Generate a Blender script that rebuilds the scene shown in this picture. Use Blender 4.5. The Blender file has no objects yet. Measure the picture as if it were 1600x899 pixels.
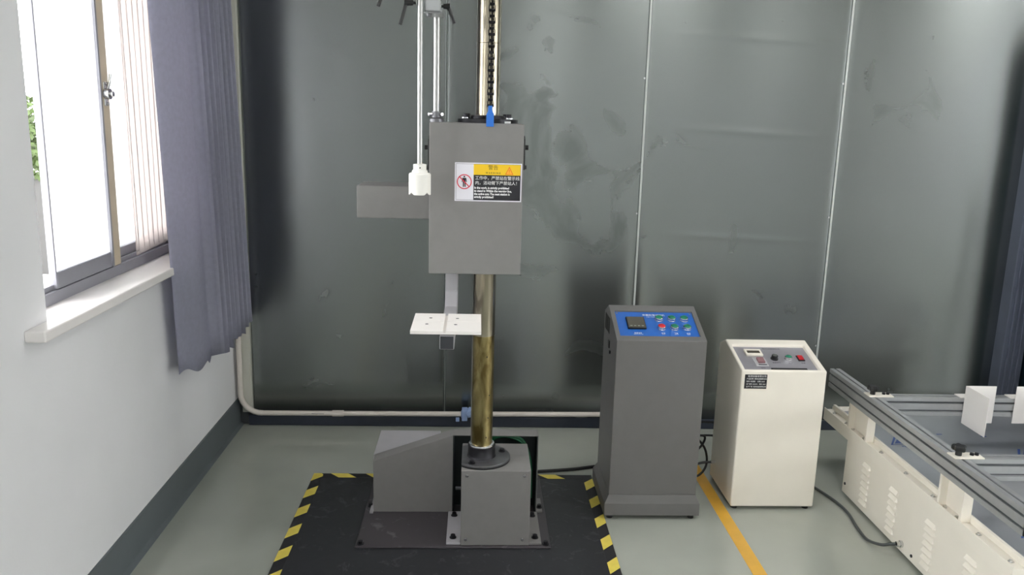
import bpy, bmesh, math, random
from mathutils import Vector, Matrix
random.seed(7)
scene = bpy.context.scene
COL = scene.collection

# ------------------------------------------------------------------ camera
YAW, PITCH, ROLL, FPX = 0.045173, 0.206434, -0.025998, 1286.08
fw = Vector((math.sin(YAW)*math.cos(PITCH), math.cos(YAW)*math.cos(PITCH), -math.sin(PITCH)))
rt = Vector((math.cos(YAW), -math.sin(YAW), 0.0))
dn = fw.cross(rt)
r2 = rt*math.cos(ROLL) + dn*math.sin(ROLL)
d2 = -rt*math.sin(ROLL) + dn*math.cos(ROLL)
cam_data = bpy.data.cameras.new('camera')
cam = bpy.data.objects.new('camera', cam_data)
COL.objects.link(cam)
up = -d2
cam.matrix_world = Matrix(((r2.x, up.x, -fw.x, 0.0), (r2.y, up.y, -fw.y, 0.0), (r2.z, up.z, -fw.z, 1.55), (0, 0, 0, 1)))
cam_data.sensor_fit = 'HORIZONTAL'
cam_data.sensor_width = 36.0
cam_data.lens = FPX/1600*36.0
cam_data.clip_start = 0.05
scene.camera = cam

# ------------------------------------------------------------------ sky, exposure
world = bpy.data.worlds.new('overcast_sky')
scene.world = world
world.use_nodes = True
bg = world.node_tree.nodes['Background']
bg.inputs[0].default_value = (1.0, 0.993, 0.99, 1)
bg.inputs[1].default_value = 12.0
scene.view_settings.view_transform = 'Standard'
scene.view_settings.look = 'None'
scene.view_settings.exposure = -0.1
scene.view_settings.gamma = 1.0
scene.view_settings.use_curve_mapping = False
LAMP = 15.0            # strength of the added ceiling panels' diffusers
scene.cycles.max_bounces = 10
scene.cycles.diffuse_bounces = 6
scene.cycles.transparent_max_bounces = 16

# ------------------------------------------------------------------ materials
def srgb(r, g, b):
    def f(c):
        c /= 255.0
        return c/12.92 if c <= 0.04045 else ((c+0.055)/1.055)**2.4
    return (f(r), f(g), f(b), 1.0)

MATS = {}
def mat(name, col, rough=0.5, metal=0.0, var=0.06, scale=12.0, bump=0.0, bscale=80.0, coat=0.0, spec=0.5, emit=None, transl=0.0):
    if name in MATS:
        return MATS[name]
    m = bpy.data.materials.new(name)
    m.use_nodes = True
    nt = m.node_tree
    b = nt.nodes['Principled BSDF']
    tc = nt.nodes.new('ShaderNodeTexCoord')
    nz = nt.nodes.new('ShaderNodeTexNoise')
    nz.inputs['Scale'].default_value = scale
    nz.inputs['Detail'].default_value = 4
    nt.links.new(tc.outputs['Object'], nz.inputs['Vector'])
    rp = nt.nodes.new('ShaderNodeValToRGB')
    c = col
    rp.color_ramp.elements[0].position = 0.3
    rp.color_ramp.elements[1].position = 0.7
    rp.color_ramp.elements[0].color = (c[0]*(1-var), c[1]*(1-var), c[2]*(1-var), 1)
    rp.color_ramp.elements[1].color = (min(1, c[0]*(1+var)), min(1, c[1]*(1+var)), min(1, c[2]*(1+var)), 1)
    nt.links.new(nz.outputs['Fac'], rp.inputs['Fac'])
    nt.links.new(rp.outputs['Color'], b.inputs['Base Color'])
    b.inputs['Roughness'].default_value = rough
    b.inputs['Metallic'].default_value = metal
    b.inputs['Specular IOR Level'].default_value = spec
    b.inputs['Coat Weight'].default_value = coat
    b.inputs['Coat Roughness'].default_value = 0.08
    if bump:
        n2 = nt.nodes.new('ShaderNodeTexNoise')
        n2.inputs['Scale'].default_value = bscale
        nt.links.new(tc.outputs['Object'], n2.inputs['Vector'])
        bp = nt.nodes.new('ShaderNodeBump')
        bp.inputs['Strength'].default_value = bump
        bp.inputs['Distance'].default_value = 0.002
        nt.links.new(n2.outputs['Fac'], bp.inputs['Height'])
        nt.links.new(bp.outputs['Normal'], b.inputs['Normal'])
    if emit:
        b.inputs['Emission Color'].default_value = (1.0, 0.985, 0.97, 1)
        b.inputs['Emission Strength'].default_value = emit
    if transl:
        tr = nt.nodes.new('ShaderNodeBsdfTranslucent')
        nt.links.new(rp.outputs['Color'], tr.inputs['Color'])
        mx = nt.nodes.new('ShaderNodeMixShader')
        mx.inputs[0].default_value = transl
        out = nt.nodes['Material Output']
        nt.links.new(b.outputs[0], mx.inputs[1])
        nt.links.new(tr.outputs[0], mx.inputs[2])
        nt.links.new(mx.outputs[0], out.inputs['Surface'])
    MATS[name] = m
    return m

WALLP = mat('painted_plaster', srgb(226, 226, 228), 0.85, var=0.025, scale=3, bump=0.15, bscale=120)
CEILP = mat('ceiling_paint', srgb(225, 225, 222), 0.9, var=0.02)
BANDP = mat('grey_skirting_paint', srgb(92, 99, 103), 0.45, var=0.05, scale=5)
DARKB = mat('dark_blue_skirting', srgb(52, 58, 72), 0.4, var=0.08)
PAINT = mat('grey_machine_paint', srgb(126, 124, 123), 0.42, var=0.03, scale=25, bump=0.12, bscale=900)
CABG = mat('grey_cabinet_paint', srgb(108, 107, 106), 0.45, var=0.03, scale=20, bump=0.12, bscale=900)
IVORY = mat('ivory_powder_coat', srgb(240, 234, 222), 0.38, var=0.015, scale=10, bump=0.08, bscale=700)
WHITEM = mat('white_coated_metal', srgb(236, 232, 228), 0.4, var=0.015)
PVC = mat('white_pvc', srgb(222, 214, 206), 0.35, var=0.03)
NYLON = mat('white_nylon', srgb(238, 236, 230), 0.45, var=0.02)
BLACKP = mat('black_plastic', srgb(28, 29, 31), 0.45, var=0.1)
BLACKM = mat('black_oxide_steel', srgb(46, 46, 50), 0.38, 0.7, var=0.12, scale=60)
DARKIN = mat('dark_green_interior', srgb(24, 34, 34), 0.6, var=0.15)
CHROME = mat('bright_steel', srgb(215, 215, 215), 0.22, 1.0, var=0.03)
ROD = mat('polished_rod', srgb(176, 176, 174), 0.3, 0.9, var=0.03)
ALU = mat('anodised_aluminium', srgb(178, 180, 182), 0.4, 0.55, var=0.04, scale=30)
ALUD = mat('aluminium_slot', srgb(100, 103, 106), 0.5, 0.6, var=0.05)
FLANGE = mat('steel_flange', srgb(120, 120, 124), 0.38, 0.75, var=0.1, scale=40)
TUBE = mat('grey_painted_tube', srgb(172, 170, 174), 0.45, var=0.04)
HOLE = mat('dark_tube_cap', srgb(52, 54, 58), 0.5, var=0.06)
BLUE = mat('blue_panel_print', srgb(38, 102, 190), 0.35, var=0.05, scale=30)
BLUETAG = mat('blue_plastic', srgb(40, 112, 205), 0.4, var=0.05)
BLUECLIP = mat('pale_blue_plastic', srgb(150, 172, 214), 0.45, var=0.08)
GREENB = mat('green_button', srgb(20, 120, 92), 0.3, var=0.08)
REDB = mat('red_button', srgb(196, 30, 44), 0.3, var=0.05)
LCD = mat('lcd_glass', srgb(88, 84, 74), 0.25, var=0.06)
LCDF = mat('lcd_keys', srgb(120, 125, 110), 0.4)
SILVERP = mat('silver_panel_print', srgb(165, 163, 170), 0.32, 0.35, var=0.03)
WPRINT = mat('white_print', srgb(240, 240, 240), 0.5, var=0.01)
KPRINT = mat('black_print', srgb(34, 34, 40), 0.45, var=0.05)
YPRINT = mat('yellow_print', srgb(238, 196, 30), 0.45, var=0.02)
RPRINT = mat('red_print', srgb(214, 40, 66), 0.45, var=0.02)
OPRINT = mat('orange_print', srgb(226, 112, 20), 0.45, var=0.02)
OLIVE = mat('dark_olive_print', srgb(104, 92, 24), 0.5, var=0.02)
GPRINT = mat('grey_print', srgb(98, 96, 104), 0.5, var=0.02)
STKW = mat('sticker_white', srgb(226, 224, 232), 0.4, var=0.01)
YTAPE = mat('yellow_tape', srgb(226, 206, 92), 0.45, var=0.05, scale=40)
KTAPE = mat('black_tape', srgb(38, 38, 42), 0.45, var=0.1)
YLINE = mat('yellow_floor_paint', srgb(224, 172, 62), 0.35, var=0.06, scale=14)
FRAMEA = mat('window_aluminium', srgb(150, 150, 158), 0.45, 0.3, var=0.03)
FRAMEB = mat('beige_sash_coating', srgb(196, 182, 158), 0.45, var=0.04)
SILL = mat('white_sill_stone', srgb(232, 228, 226), 0.35, var=0.02)
CURT = mat('grey_blue_curtain', srgb(186, 187, 203), 0.85, var=0.05, scale=60, bump=0.25, bscale=500, transl=0.52)
FOLDREFL = mat('reflected_fold_white', srgb(226, 220, 218), 0.9, var=0.02, transl=0.7)  # pale cloth imitating the curtain folds reflected in the glass
CORD = mat('black_rubber', srgb(30, 31, 33), 0.5, var=0.08)
CORDG = mat('grey_cord', srgb(72, 76, 76), 0.5, var=0.08)
GREENH = mat('green_hose', srgb(20, 92, 58), 0.4, var=0.1)
SLATE = mat('slate_blue_post', srgb(96, 102, 118), 0.35, 0.15, var=0.06)
TEAL = mat('dark_teal_steel', srgb(28, 48, 56), 0.4, 0.3, var=0.1)
PINKSW = mat('pale_red_rocker', srgb(150, 112, 116), 0.35, var=0.05)
CLEARP = mat('clear_cover', srgb(190, 190, 194), 0.15, var=0.03)
LEAF = mat('leaf_green', srgb(48, 66, 18), 0.6, var=0.3, scale=8)
BARK = mat('tree_bark', srgb(50, 42, 34), 0.8, var=0.2)
CONC = mat('pale_concrete', srgb(62, 62, 62), 0.8, var=0.06)
GROUND = mat('pale_paving', srgb(200, 200, 196), 0.85, var=0.05, scale=2)
DIFFU = mat('lamp_diffuser', srgb(245, 245, 245), 0.6, emit=LAMP)
BLOGO = mat('blue_film_print', srgb(44, 78, 150), 0.35, var=0.06)

def nodes_of(name):
    m = bpy.data.materials.new(name)
    m.use_nodes = True
    MATS[name] = m
    return m, m.node_tree, m.node_tree.nodes['Principled BSDF']

def make_floor():
    m, nt, b = nodes_of('grey_epoxy_floor')
    tc = nt.nodes.new('ShaderNodeTexCoord')
    n1 = nt.nodes.new('ShaderNodeTexNoise'); n1.inputs['Scale'].default_value = 1.6; n1.inputs['Detail'].default_value = 6
    nt.links.new(tc.outputs['Object'], n1.inputs['Vector'])
    rp = nt.nodes.new('ShaderNodeValToRGB')
    rp.color_ramp.elements[0].position = 0.3; rp.color_ramp.elements[0].color = srgb(156, 160, 152)
    rp.color_ramp.elements[1].position = 0.72; rp.color_ramp.elements[1].color = srgb(174, 177, 168)
    nt.links.new(n1.outputs['Fac'], rp.inputs['Fac'])
    nt.links.new(rp.outputs['Color'], b.inputs['Base Color'])
    n2 = nt.nodes.new('ShaderNodeTexNoise'); n2.inputs['Scale'].default_value = 3.5; n2.inputs['Detail'].default_value = 5
    nt.links.new(tc.outputs['Object'], n2.inputs['Vector'])
    mr = nt.nodes.new('ShaderNodeMapRange')
    mr.inputs[3].default_value = 0.08; mr.inputs[4].default_value = 0.20
    nt.links.new(n2.outputs['Fac'], mr.inputs[0])
    nt.links.new(mr.outputs[0], b.inputs['Roughness'])
    bp = nt.nodes.new('ShaderNodeBump'); bp.inputs['Strength'].default_value = 0.06; bp.inputs['Distance'].default_value = 0.01
    nt.links.new(n2.outputs['Fac'], bp.inputs['Height'])
    nt.links.new(bp.outputs['Normal'], b.inputs['Normal'])
    return m
FLOOR = make_floor()

def make_sheet():
    # galvanised sheet: brushed, reflections smeared up and down, hand smears and scratches
    m, nt, b = nodes_of('galvanised_sheet')
    N = nt.nodes.new; L = nt.links.new
    tc = N('ShaderNodeTexCoord')
    b.inputs['Metallic'].default_value = 1.0
    mp = N('ShaderNodeMapping'); mp.inputs['Scale'].default_value = (0.9, 1, 60.0)
    L(tc.outputs['Object'], mp.inputs['Vector'])
    br = N('ShaderNodeTexNoise'); br.inputs['Scale'].default_value = 2.2; br.inputs['Detail'].default_value = 3
    L(mp.outputs[0], br.inputs['Vector'])
    sm = N('ShaderNodeTexNoise'); sm.inputs['Scale'].default_value = 2.6; sm.inputs['Detail'].default_value = 7; sm.inputs['Distortion'].default_value = 1.6
    L(tc.outputs['Object'], sm.inputs['Vector'])
    ramp = N('ShaderNodeValToRGB')
    ramp.color_ramp.elements[0].position = 0.50; ramp.color_ramp.elements[0].color = (0, 0, 0, 1)
    ramp.color_ramp.elements[1].position = 0.66; ramp.color_ramp.elements[1].color = (1, 1, 1, 1)
    # hand smears sit mostly where people reach past the column
    mk = N('ShaderNodeMapping'); mk.inputs['Location'].default_value = (-0.36*1.7, 0, -1.30*1.25); mk.inputs['Scale'].default_value = (1.7, 0, 1.25)
    L(tc.outputs['Object'], mk.inputs['Vector'])
    gd = N('ShaderNodeTexGradient'); gd.gradient_type = 'SPHERICAL'
    L(mk.outputs[0], gd.inputs['Vector'])
    g2 = N('ShaderNodeMath'); g2.operation = 'MULTIPLY_ADD'; g2.inputs[1].default_value = 0.30; g2.inputs[2].default_value = -0.14
    L(gd.outputs['Fac'], g2.inputs[0])
    g3 = N('ShaderNodeMath'); g3.operation = 'ADD'
    L(sm.outputs['Fac'], g3.inputs[0]); L(g2.outputs[0], g3.inputs[1])
    L(g3.outputs[0], ramp.inputs['Fac'])
    mixc = N('ShaderNodeMix'); mixc.data_type = 'RGBA'
    mixc.inputs[6].default_value = (0.27, 0.29, 0.285, 1)
    mixc.inputs[7].default_value = (0.20, 0.217, 0.213, 1)
    L(ramp.outputs[0], mixc.inputs[0])
    L(mixc.outputs[2], b.inputs['Base Color'])
    r1 = N('ShaderNodeMapRange'); r1.inputs[3].default_value = 0.26; r1.inputs[4].default_value = 0.27
    L(br.outputs['Fac'], r1.inputs[0])
    ad = N('ShaderNodeMath'); ad.operation = 'MULTIPLY_ADD'; ad.inputs[1].default_value = 0.04
    L(ramp.outputs[0], ad.inputs[0]); L(r1.outputs[0], ad.inputs[2])
    L(ad.outputs[0], b.inputs['Roughness'])
    b.inputs['Anisotropic'].default_value = 0.85
    tg = N('ShaderNodeTangent'); tg.direction_type = 'UV_MAP'; tg.uv_map = 'UVMap'
    L(tg.outputs[0], b.inputs['Tangent'])
    wv = N('ShaderNodeTexNoise'); wv.inputs['Scale'].default_value = 1.3; wv.inputs['Detail'].default_value = 1
    L(tc.outputs['Object'], wv.inputs['Vector'])
    bp = N('ShaderNodeBump'); bp.inputs['Strength'].default_value = 0.10; bp.inputs['Distance'].default_value = 0.05
    L(wv.outputs['Fac'], bp.inputs['Height'])
    L(bp.outputs['Normal'], b.inputs['Normal'])
    return m
SHEET = make_sheet()

def make_column(name, lo, hi, rough, scale):
    m, nt, b = nodes_of(name)
    N = nt.nodes.new; L = nt.links.new
    tc = N('ShaderNodeTexCoord')
    mp = N('ShaderNodeMapping'); mp.inputs['Scale'].default_value = (1, 1, 0.35)
    L(tc.outputs['Object'], mp.inputs['Vector'])
    n = N('ShaderNodeTexNoise'); n.inputs['Scale'].default_value = scale; n.inputs['Detail'].default_value = 8; n.inputs['Distortion'].default_value = 0.8
    L(mp.outputs[0], n.inputs['Vector'])
    rp = N('ShaderNodeValToRGB')
    rp.color_ramp.elements[0].position = 0.35; rp.color_ramp.elements[0].color = lo
    rp.color_ramp.elements[1].position = 0.68; rp.color_ramp.elements[1].color = hi
    L(n.outputs['Fac'], rp.inputs['Fac'])
    L(rp.outputs[0], b.inputs['Base Color'])
    b.inputs['Metallic'].default_value = 1.0
    mr = N('ShaderNodeMapRange'); mr.inputs[3].default_value = rough-0.05; mr.inputs[4].default_value = rough+0.08
    L(n.outputs['Fac'], mr.inputs[0]); L(mr.outputs[0], b.inputs['Roughness'])
    return m
COLUP = make_column('plated_column', srgb(142, 134, 116), srgb(172, 164, 146), 0.2, 9)
COLLO = make_column('tarnished_column', srgb(112, 96, 58), srgb(184, 170, 122), 0.3, 26)

def make_mat_rubber():
    m, nt, b = nodes_of('black_scuffed_steel_mat')
    N = nt.nodes.new; L = nt.links.new
    tc = N('ShaderNodeTexCoord')
    n = N('ShaderNodeTexNoise'); n.inputs['Scale'].default_value = 13; n.inputs['Detail'].default_value = 12; n.inputs['Roughness'].default_value = 0.68; n.inputs['Distortion'].default_value = 1.2
    L(tc.outputs['Object'], n.inputs['Vector'])
    rp = N('ShaderNodeValToRGB')
    rp.color_ramp.elements[0].position = 0.56; rp.color_ramp.elements[0].color = srgb(40, 41, 45)
    rp.color_ramp.elements[1].position = 0.82; rp.color_ramp.elements[1].color = srgb(108, 108, 114)
    L(n.outputs['Fac'], rp.inputs['Fac']); L(rp.outputs[0], b.inputs['Base Color'])
    mr = N('ShaderNodeMapRange'); mr.inputs[3].default_value = 0.32; mr.inputs[4].default_value = 0.55
    L(n.outputs['Fac'], mr.inputs[0]); L(mr.outputs[0], b.inputs['Roughness'])
    return m
MATRUB = make_mat_rubber()
def make_plate():
    m, nt, b = nodes_of('scuffed_dark_plate')
    N = nt.nodes.new; L = nt.links.new
    tc = N('ShaderNodeTexCoord')
    n = N('ShaderNodeTexNoise'); n.inputs['Scale'].default_value = 16; n.inputs['Detail'].default_value = 10; n.inputs['Distortion'].default_value = 1.2
    L(tc.outputs['Object'], n.inputs['Vector'])
    rp = N('ShaderNodeValToRGB')
    rp.color_ramp.elements[0].position = 0.62; rp.color_ramp.elements[0].color = srgb(74, 70, 74)
    rp.color_ramp.elements[1].position = 0.78; rp.color_ramp.elements[1].color = srgb(128, 124, 128)
    L(n.outputs['Fac'], rp.inputs['Fac']); L(rp.outputs[0], b.inputs['Base Color'])
    b.inputs['Roughness'].default_value = 0.42
    b.inputs['Metallic'].default_value = 0.2
    return m
PLATE = make_plate()
def make_film():
    m, nt, b = nodes_of('film_covered_steel')
    N = nt.nodes.new; L = nt.links.new
    tc = N('ShaderNodeTexCoord')
    n = N('ShaderNodeTexNoise'); n.inputs['Scale'].default_value = 5; n.inputs['Detail'].default_value = 6
    L(tc.outputs['Object'], n.inputs['Vector'])
    rp = N('ShaderNodeValToRGB')
    rp.color_ramp.elements[0].color = srgb(150, 154, 160); rp.color_ramp.elements[1].color = srgb(180, 184, 190)
    L(n.outputs['Fac'], rp.inputs['Fac']); L(rp.outputs[0], b.inputs['Base Color'])
    b.inputs['Metallic'].default_value = 0.55
    b.inputs['Roughness'].default_value = 0.3
    bp = N('ShaderNodeBump'); bp.inputs['Strength'].default_value = 0.12; bp.inputs['Distance'].default_value = 0.01
    L(n.outputs['Fac'], bp.inputs['Height']); L(bp.outputs['Normal'], b.inputs['Normal'])
    return m
FILM = make_film()
def make_pane():
    # hazy window glass: half clear, half scattering
    m, nt, b = nodes_of('hazy_glass')
    N = nt.nodes.new; L = nt.links.new
    out = nt.nodes['Material Output']
    t = N('ShaderNodeBsdfTransparent'); t.inputs[0].default_value = (0.97, 0.98, 0.98, 1)
    tl = N('ShaderNodeBsdfTranslucent'); tl.inputs[0].default_value = (0.95, 0.96, 0.97, 1)
    nz = N('ShaderNodeTexNoise'); nz.inputs['Scale'].default_value = 2
    mr = N('ShaderNodeMapRange'); mr.inputs[3].default_value = 0.38; mr.inputs[4].default_value = 0.46
    L(nz.outputs['Fac'], mr.inputs[0])
    m1 = N('ShaderNodeMixShader'); L(mr.outputs[0], m1.inputs[0]); L(t.outputs[0], m1.inputs[1]); L(tl.outputs[0], m1.inputs[2])
    g = N('ShaderNodeBsdfGlossy'); g.inputs['Roughness'].default_value = 0.08
    fr = N('ShaderNodeFresnel'); fr.inputs[0].default_value = 1.3
    m2 = N('ShaderNodeMixShader'); L(fr.outputs[0], m2.inputs[0]); L(m1.outputs[0], m2.inputs[1]); L(g.outputs[0], m2.inputs[2])
    L(m2.outputs[0], out.inputs['Surface'])
    return m
PANE = make_pane()
BLIND = mat('added_window_film', srgb(200, 204, 206), 0.6, var=0.03, transl=0.6)  # dims the added rear windows to suit their reflections

# ------------------------------------------------------------------ mesh helpers
def BM():
    return bmesh.new()

def box(bm, x0, x1, y0, y1, z0, z1):
    vs = [bm.verts.new((x, y, z)) for z in (z0, z1) for y in (y0, y1) for x in (x0, x1)]
    for f in ((0, 2, 3, 1), (4, 5, 7, 6), (0, 1, 5, 4), (2, 6, 7, 3), (0, 4, 6, 2), (1, 3, 7, 5)):
        bm.faces.new([vs[i] for i in f])
    return bm

def prism(bm, pts, a0, a1, axis='y'):
    """polygon pts extruded along axis; axis y: pts=(x,z); axis x: pts=(y,z); axis z: pts=(x,y)"""
    def P(p, a):
        return {'y': (p[0], a, p[1]), 'x': (a, p[0], p[1]), 'z': (p[0], p[1], a)}[axis]
    lo = [bm.verts.new(P(p, a0)) for p in pts]
    hi = [bm.verts.new(P(p, a1)) for p in pts]
    n = len(pts)
    bm.faces.new(lo); bm.faces.new(list(reversed(hi)))
    for i in range(n):
        j = (i+1) % n
        bm.faces.new((lo[i], hi[i], hi[j], lo[j]))
    return bm

def cyl(bm, p0, p1, r, n=20, r1=None, cap=True):
    p0 = Vector(p0); p1 = Vector(p1)
    r1 = r if r1 is None else r1
    d = (p1-p0).normalized()
    a = d.orthogonal().normalized(); b = d.cross(a)
    lo = []; hi = []
    for i in range(n):
        t = 2*math.pi*i/n
        v = a*math.cos(t)+b*math.sin(t)
        lo.append(bm.verts.new(p0+v*r)); hi.append(bm.verts.new(p1+v*r1))
    for i in range(n):
        j = (i+1) % n
        bm.faces.new((lo[i], lo[j], hi[j], hi[i]))
    if cap:
        bm.faces.new(list(reversed(lo))); bm.faces.new(hi)
    return bm

def lathe(bm, prof, c=(0, 0, 0), n=28):
    """prof: (r,z) list from bottom to top around z through c; closed with caps"""
    rings = []
    for r, z in prof:
        rings.append([bm.verts.new((c[0]+r*math.cos(2*math.pi*i/n), c[1]+r*math.sin(2*math.pi*i/n), c[2]+z)) for i in range(n)])
    for A, B in zip(rings, rings[1:]):
        for i in range(n):
            j = (i+1) % n
            bm.faces.new((A[i], A[j], B[j], B[i]))
    bm.faces.new(list(reversed(rings[0]))); bm.faces.new(rings[-1])
    return bm

def smoothpath(pts, k=8):
    P = [Vector(p) for p in pts]
    P = [P[0]*2-P[1]] + P + [P[-1]*2-P[-2]]
    out = []
    for i in range(1, len(P)-2):
        for s in range(k):
            t = s/k
            a, b, c, d = P[i-1], P[i], P[i+1], P[i+2]
            out.append(0.5*((2*b)+(c-a)*t+(2*a-5*b+4*c-d)*t*t+(3*b-a-3*c+d)*t**3))
    out.append(P[-2])
    return out

def tube(bm, pts, r, n=8, k=8, smooth=True):
    path = smoothpath(pts, k) if smooth else [Vector(p) for p in pts]
    rings = []
    ref = None
    for i, p in enumerate(path):
        d = (path[min(i+1, len(path)-1)]-path[max(i-1, 0)]).normalized()
        if ref is None:
            ref = d.orthogonal().normalized()
        ref = (ref-d*ref.dot(d)).normalized()
        b = d.cross(ref)
        rings.append([bm.verts.new(p+(ref*math.cos(2*math.pi*j/n)+b*math.sin(2*math.pi*j/n))*r) for j in range(n)])
    for A, B in zip(rings, rings[1:]):
        for i in range(n):
            j = (i+1) % n
            bm.faces.new((A[i], A[j], B[j], B[i]))
    bm.faces.new(list(reversed(rings[0]))); bm.faces.new(rings[-1])
    return bm

def sweep_square(bm, pts, w, x):
    """square tube of width w following (y,z) centre points, centred on x"""
    P = [Vector((0, p[0], p[1])) for p in pts]
    rings = []
    for i, p in enumerate(P):
        d0 = (P[i]-P[i-1]).normalized() if i else (P[1]-P[0]).normalized()
        d1 = (P[i+1]-P[i]).normalized() if i < len(P)-1 else d0
        t = (d0+d1).normalized()
        nrm = Vector((0, -t.z, t.y))
        k = 1.0/max(0.3, t.dot(d0))
        h = w/2
        rings.append([bm.verts.new((x+sx*h, p.y+nrm.y*sn*h*k, p.z+nrm.z*sn*h*k)) for sx, sn in ((-1, -1), (1, -1), (1, 1), (-1, 1))])
    for A, B in zip(rings, rings[1:]):
        for i in range(4):
            j = (i+1) % 4
            bm.faces.new((A[i], A[j], B[j], B[i]))
    bm.faces.new(rings[0]); bm.faces.new(list(reversed(rings[-1])))
    return bm

def finish(bm, name, smooth, M=None):
    bmesh.ops.recalc_face_normals(bm, faces=bm.faces[:])
    if M is not None:
        bm.transform(M)
    me = bpy.data.meshes.new(name)
    bm.to_mesh(me); bm.free()
    if smooth:
        for p in me.polygons:
            p.use_smooth = True
        me.set_sharp_from_angle(angle=math.radians(38))
    return me

ORIG = {}
def adopt(o, parent):
    o.parent = parent
    if parent is not None:
        o.matrix_parent_inverse = Matrix.Translation(-ORIG.get(parent.name, Vector((0, 0, 0))))

def obj(name, bm, m, parent=None, bevel=0.0, smooth=False, M=None, label=None, seg=2):
    me = finish(bm, name, smooth, M)
    me.materials.append(m)
    o = bpy.data.objects.new(name, me)
    COL.objects.link(o)
    adopt(o, parent)
    if bevel:
        md = o.modifiers.new('bevel', 'BEVEL')
        md.width = bevel; md.segments = seg; md.limit_method = 'ANGLE'; md.angle_limit = math.radians(40)
    if label:
        o['label'] = label
    return o

def again(src, parent, offset):
    """another piece with the same mesh, moved by offset"""
    o = bpy.data.objects.new(src.name.split('.')[0], src.data)
    COL.objects.link(o)
    for md in src.modifiers:
        n = o.modifiers.new(md.name, md.type)
        n.width = md.width; n.segments = md.segments; n.limit_method = md.limit_method; n.angle_limit = md.angle_limit
    adopt(o, parent)
    o.location = offset
    return o

def tag(o, label, cat, group=None, kind=None):
    o['label'] = label; o['category'] = cat
    if group: o['group'] = group
    if kind: o['kind'] = kind
    return o

def thing(name, label, cat, loc, group=None, kind=None):
    o = bpy.data.objects.new(name, None)
    o.empty_display_size = 0.05
    COL.objects.link(o)
    o.location = loc
    ORIG[o.name] = Vector(loc)
    return tag(o, label, cat, group, kind)

def text(name, body, size, M, m, parent, align='LEFT', sx=1.0, bold=0.0):
    """flat lettering as a thin mesh lying in the local xy plane of M"""
    cu = bpy.data.curves.new(name, 'FONT')
    cu.body = body; cu.size = size; cu.align_x = align; cu.align_y = 'CENTER'
    cu.extrude = 0.00015; cu.offset = bold; cu.resolution_u = 2
    t = bpy.data.objects.new(name, cu)
    COL.objects.link(t)
    bpy.context.view_layer.update()
    dg = bpy.context.evaluated_depsgraph_get()
    me = bpy.data.meshes.new_from_object(t.evaluated_get(dg))
    bpy.data.objects.remove(t)
    me.transform(M @ Matrix.Diagonal((sx, 1, 1, 1)))
    me.materials.clear(); me.materials.append(m)
    o = bpy.data.objects.new(name, me)
    COL.objects.link(o)
    adopt(o, parent)
    return o

def frame(origin, X, Yv):
    X = Vector(X).normalized(); Yv = Vector(Yv).normalized(); Zv = X.cross(Yv)
    o = Vector(origin)
    return Matrix(((X.x, Yv.x, Zv.x, o.x), (X.y, Yv.y, Zv.y, o.y), (X.z, Yv.z, Zv.z, o.z), (0, 0, 0, 1)))

# ================================================================== THE SETTING
YB = 3.95                 # sheet wall
XL = -1.17                # window wall
XR, YR, ZC = 6.1, -5.6, 2.95

o = obj('floor', box(BM(), XL-0.05, XR+0.1, YR-0.1, YB+0.1, -0.1, 0.0), FLOOR)
tag(o, 'glossy grey green epoxy floor of the room', 'floor', kind='structure')
o = obj('ceiling', box(BM(), XL-0.3, XR+0.1, YR-0.1, YB+0.3, ZC, ZC+0.1), CEILP)
tag(o, 'plain white ceiling above the test equipment', 'ceiling', kind='structure')
RWIN_ADDED = [(x-0.17, x+0.17) for x in (-0.75, 0.2, 1.15, 2.1, 3.05, 4.0, 4.95)]  # unseen rear windows, added for their light and wall reflections
bm = BM()
box(bm, XL-0.3, XR+0.1, YR-0.2, YR, -0.1, 0.9)
box(bm, XL-0.3, XR+0.1, YR-0.2, YR, 2.45, ZC)
xs = XL-0.3
for a, b in RWIN_ADDED:
    box(bm, xs, a, YR-0.2, YR, 0.9, 2.45); xs = b
box(bm, xs, XR+0.1, YR-0.2, YR, 0.9, 2.45)
o = obj('wall_rear', bm, WALLP)
tag(o, 'plain pale wall at the end of the room opposite the metal panels', 'wall', kind='structure')
SWIN_ADDED = [(-2.5, -0.6), (0.0, 1.9)]  # unseen side windows, added to brighten the window wall
bm = BM()
box(bm, XR, XR+0.2, YR-0.2, YB+0.3, -0.1, 0.9)
box(bm, XR, XR+0.2, YR-0.2, YB+0.3, 2.5, ZC)
ys = YR-0.2
for a, b in SWIN_ADDED:
    box(bm, XR, XR+0.2, ys, a, 0.9, 2.5); ys = b
box(bm, XR, XR+0.2, ys, YB+0.3, 0.9, 2.5)
o = obj('wall_right', bm, WALLP)
tag(o, 'plain pale wall far to the right of the white machine', 'wall', kind='structure')

# window wall with openings
WINS = [(2.235, 3.50), (0.55, 1.86), (-1.15, 0.17), (-2.85, -1.53), (-4.55, -3.23)]
ZS, ZH = 0.94, 2.45       # opening bottom and head
bm = BM()
XO = XL-0.25
box(bm, XO, XL, YR-0.1, YB+0.3, -0.1, ZS)
box(bm, XO, XL, YR-0.1, YB+0.3, ZH, ZC)
edges = sorted(WINS)
ys = YR-0.1
for a, b in edges:
    box(bm, XO, XL, ys, a, ZS, ZH); ys = b
box(bm, XO, XL, ys, YB+0.3, ZS, ZH)
o = obj('wall_left', bm, WALLP)
tag(o, 'pale grey plastered wall with the window and curtain', 'wall', kind='structure')

bm = BM()
prism(bm, [(XL, 0), (XL+0.022, 0), (XL+0.008, 0.014), (XL+0.006, 0.14), (XL, 0.142)], YR, YB, 'y')
o = obj('baseboard_left', bm, BANDP)
tag(o, 'dark grey painted skirting band along the window wall', 'baseboard', kind='structure')

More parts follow.
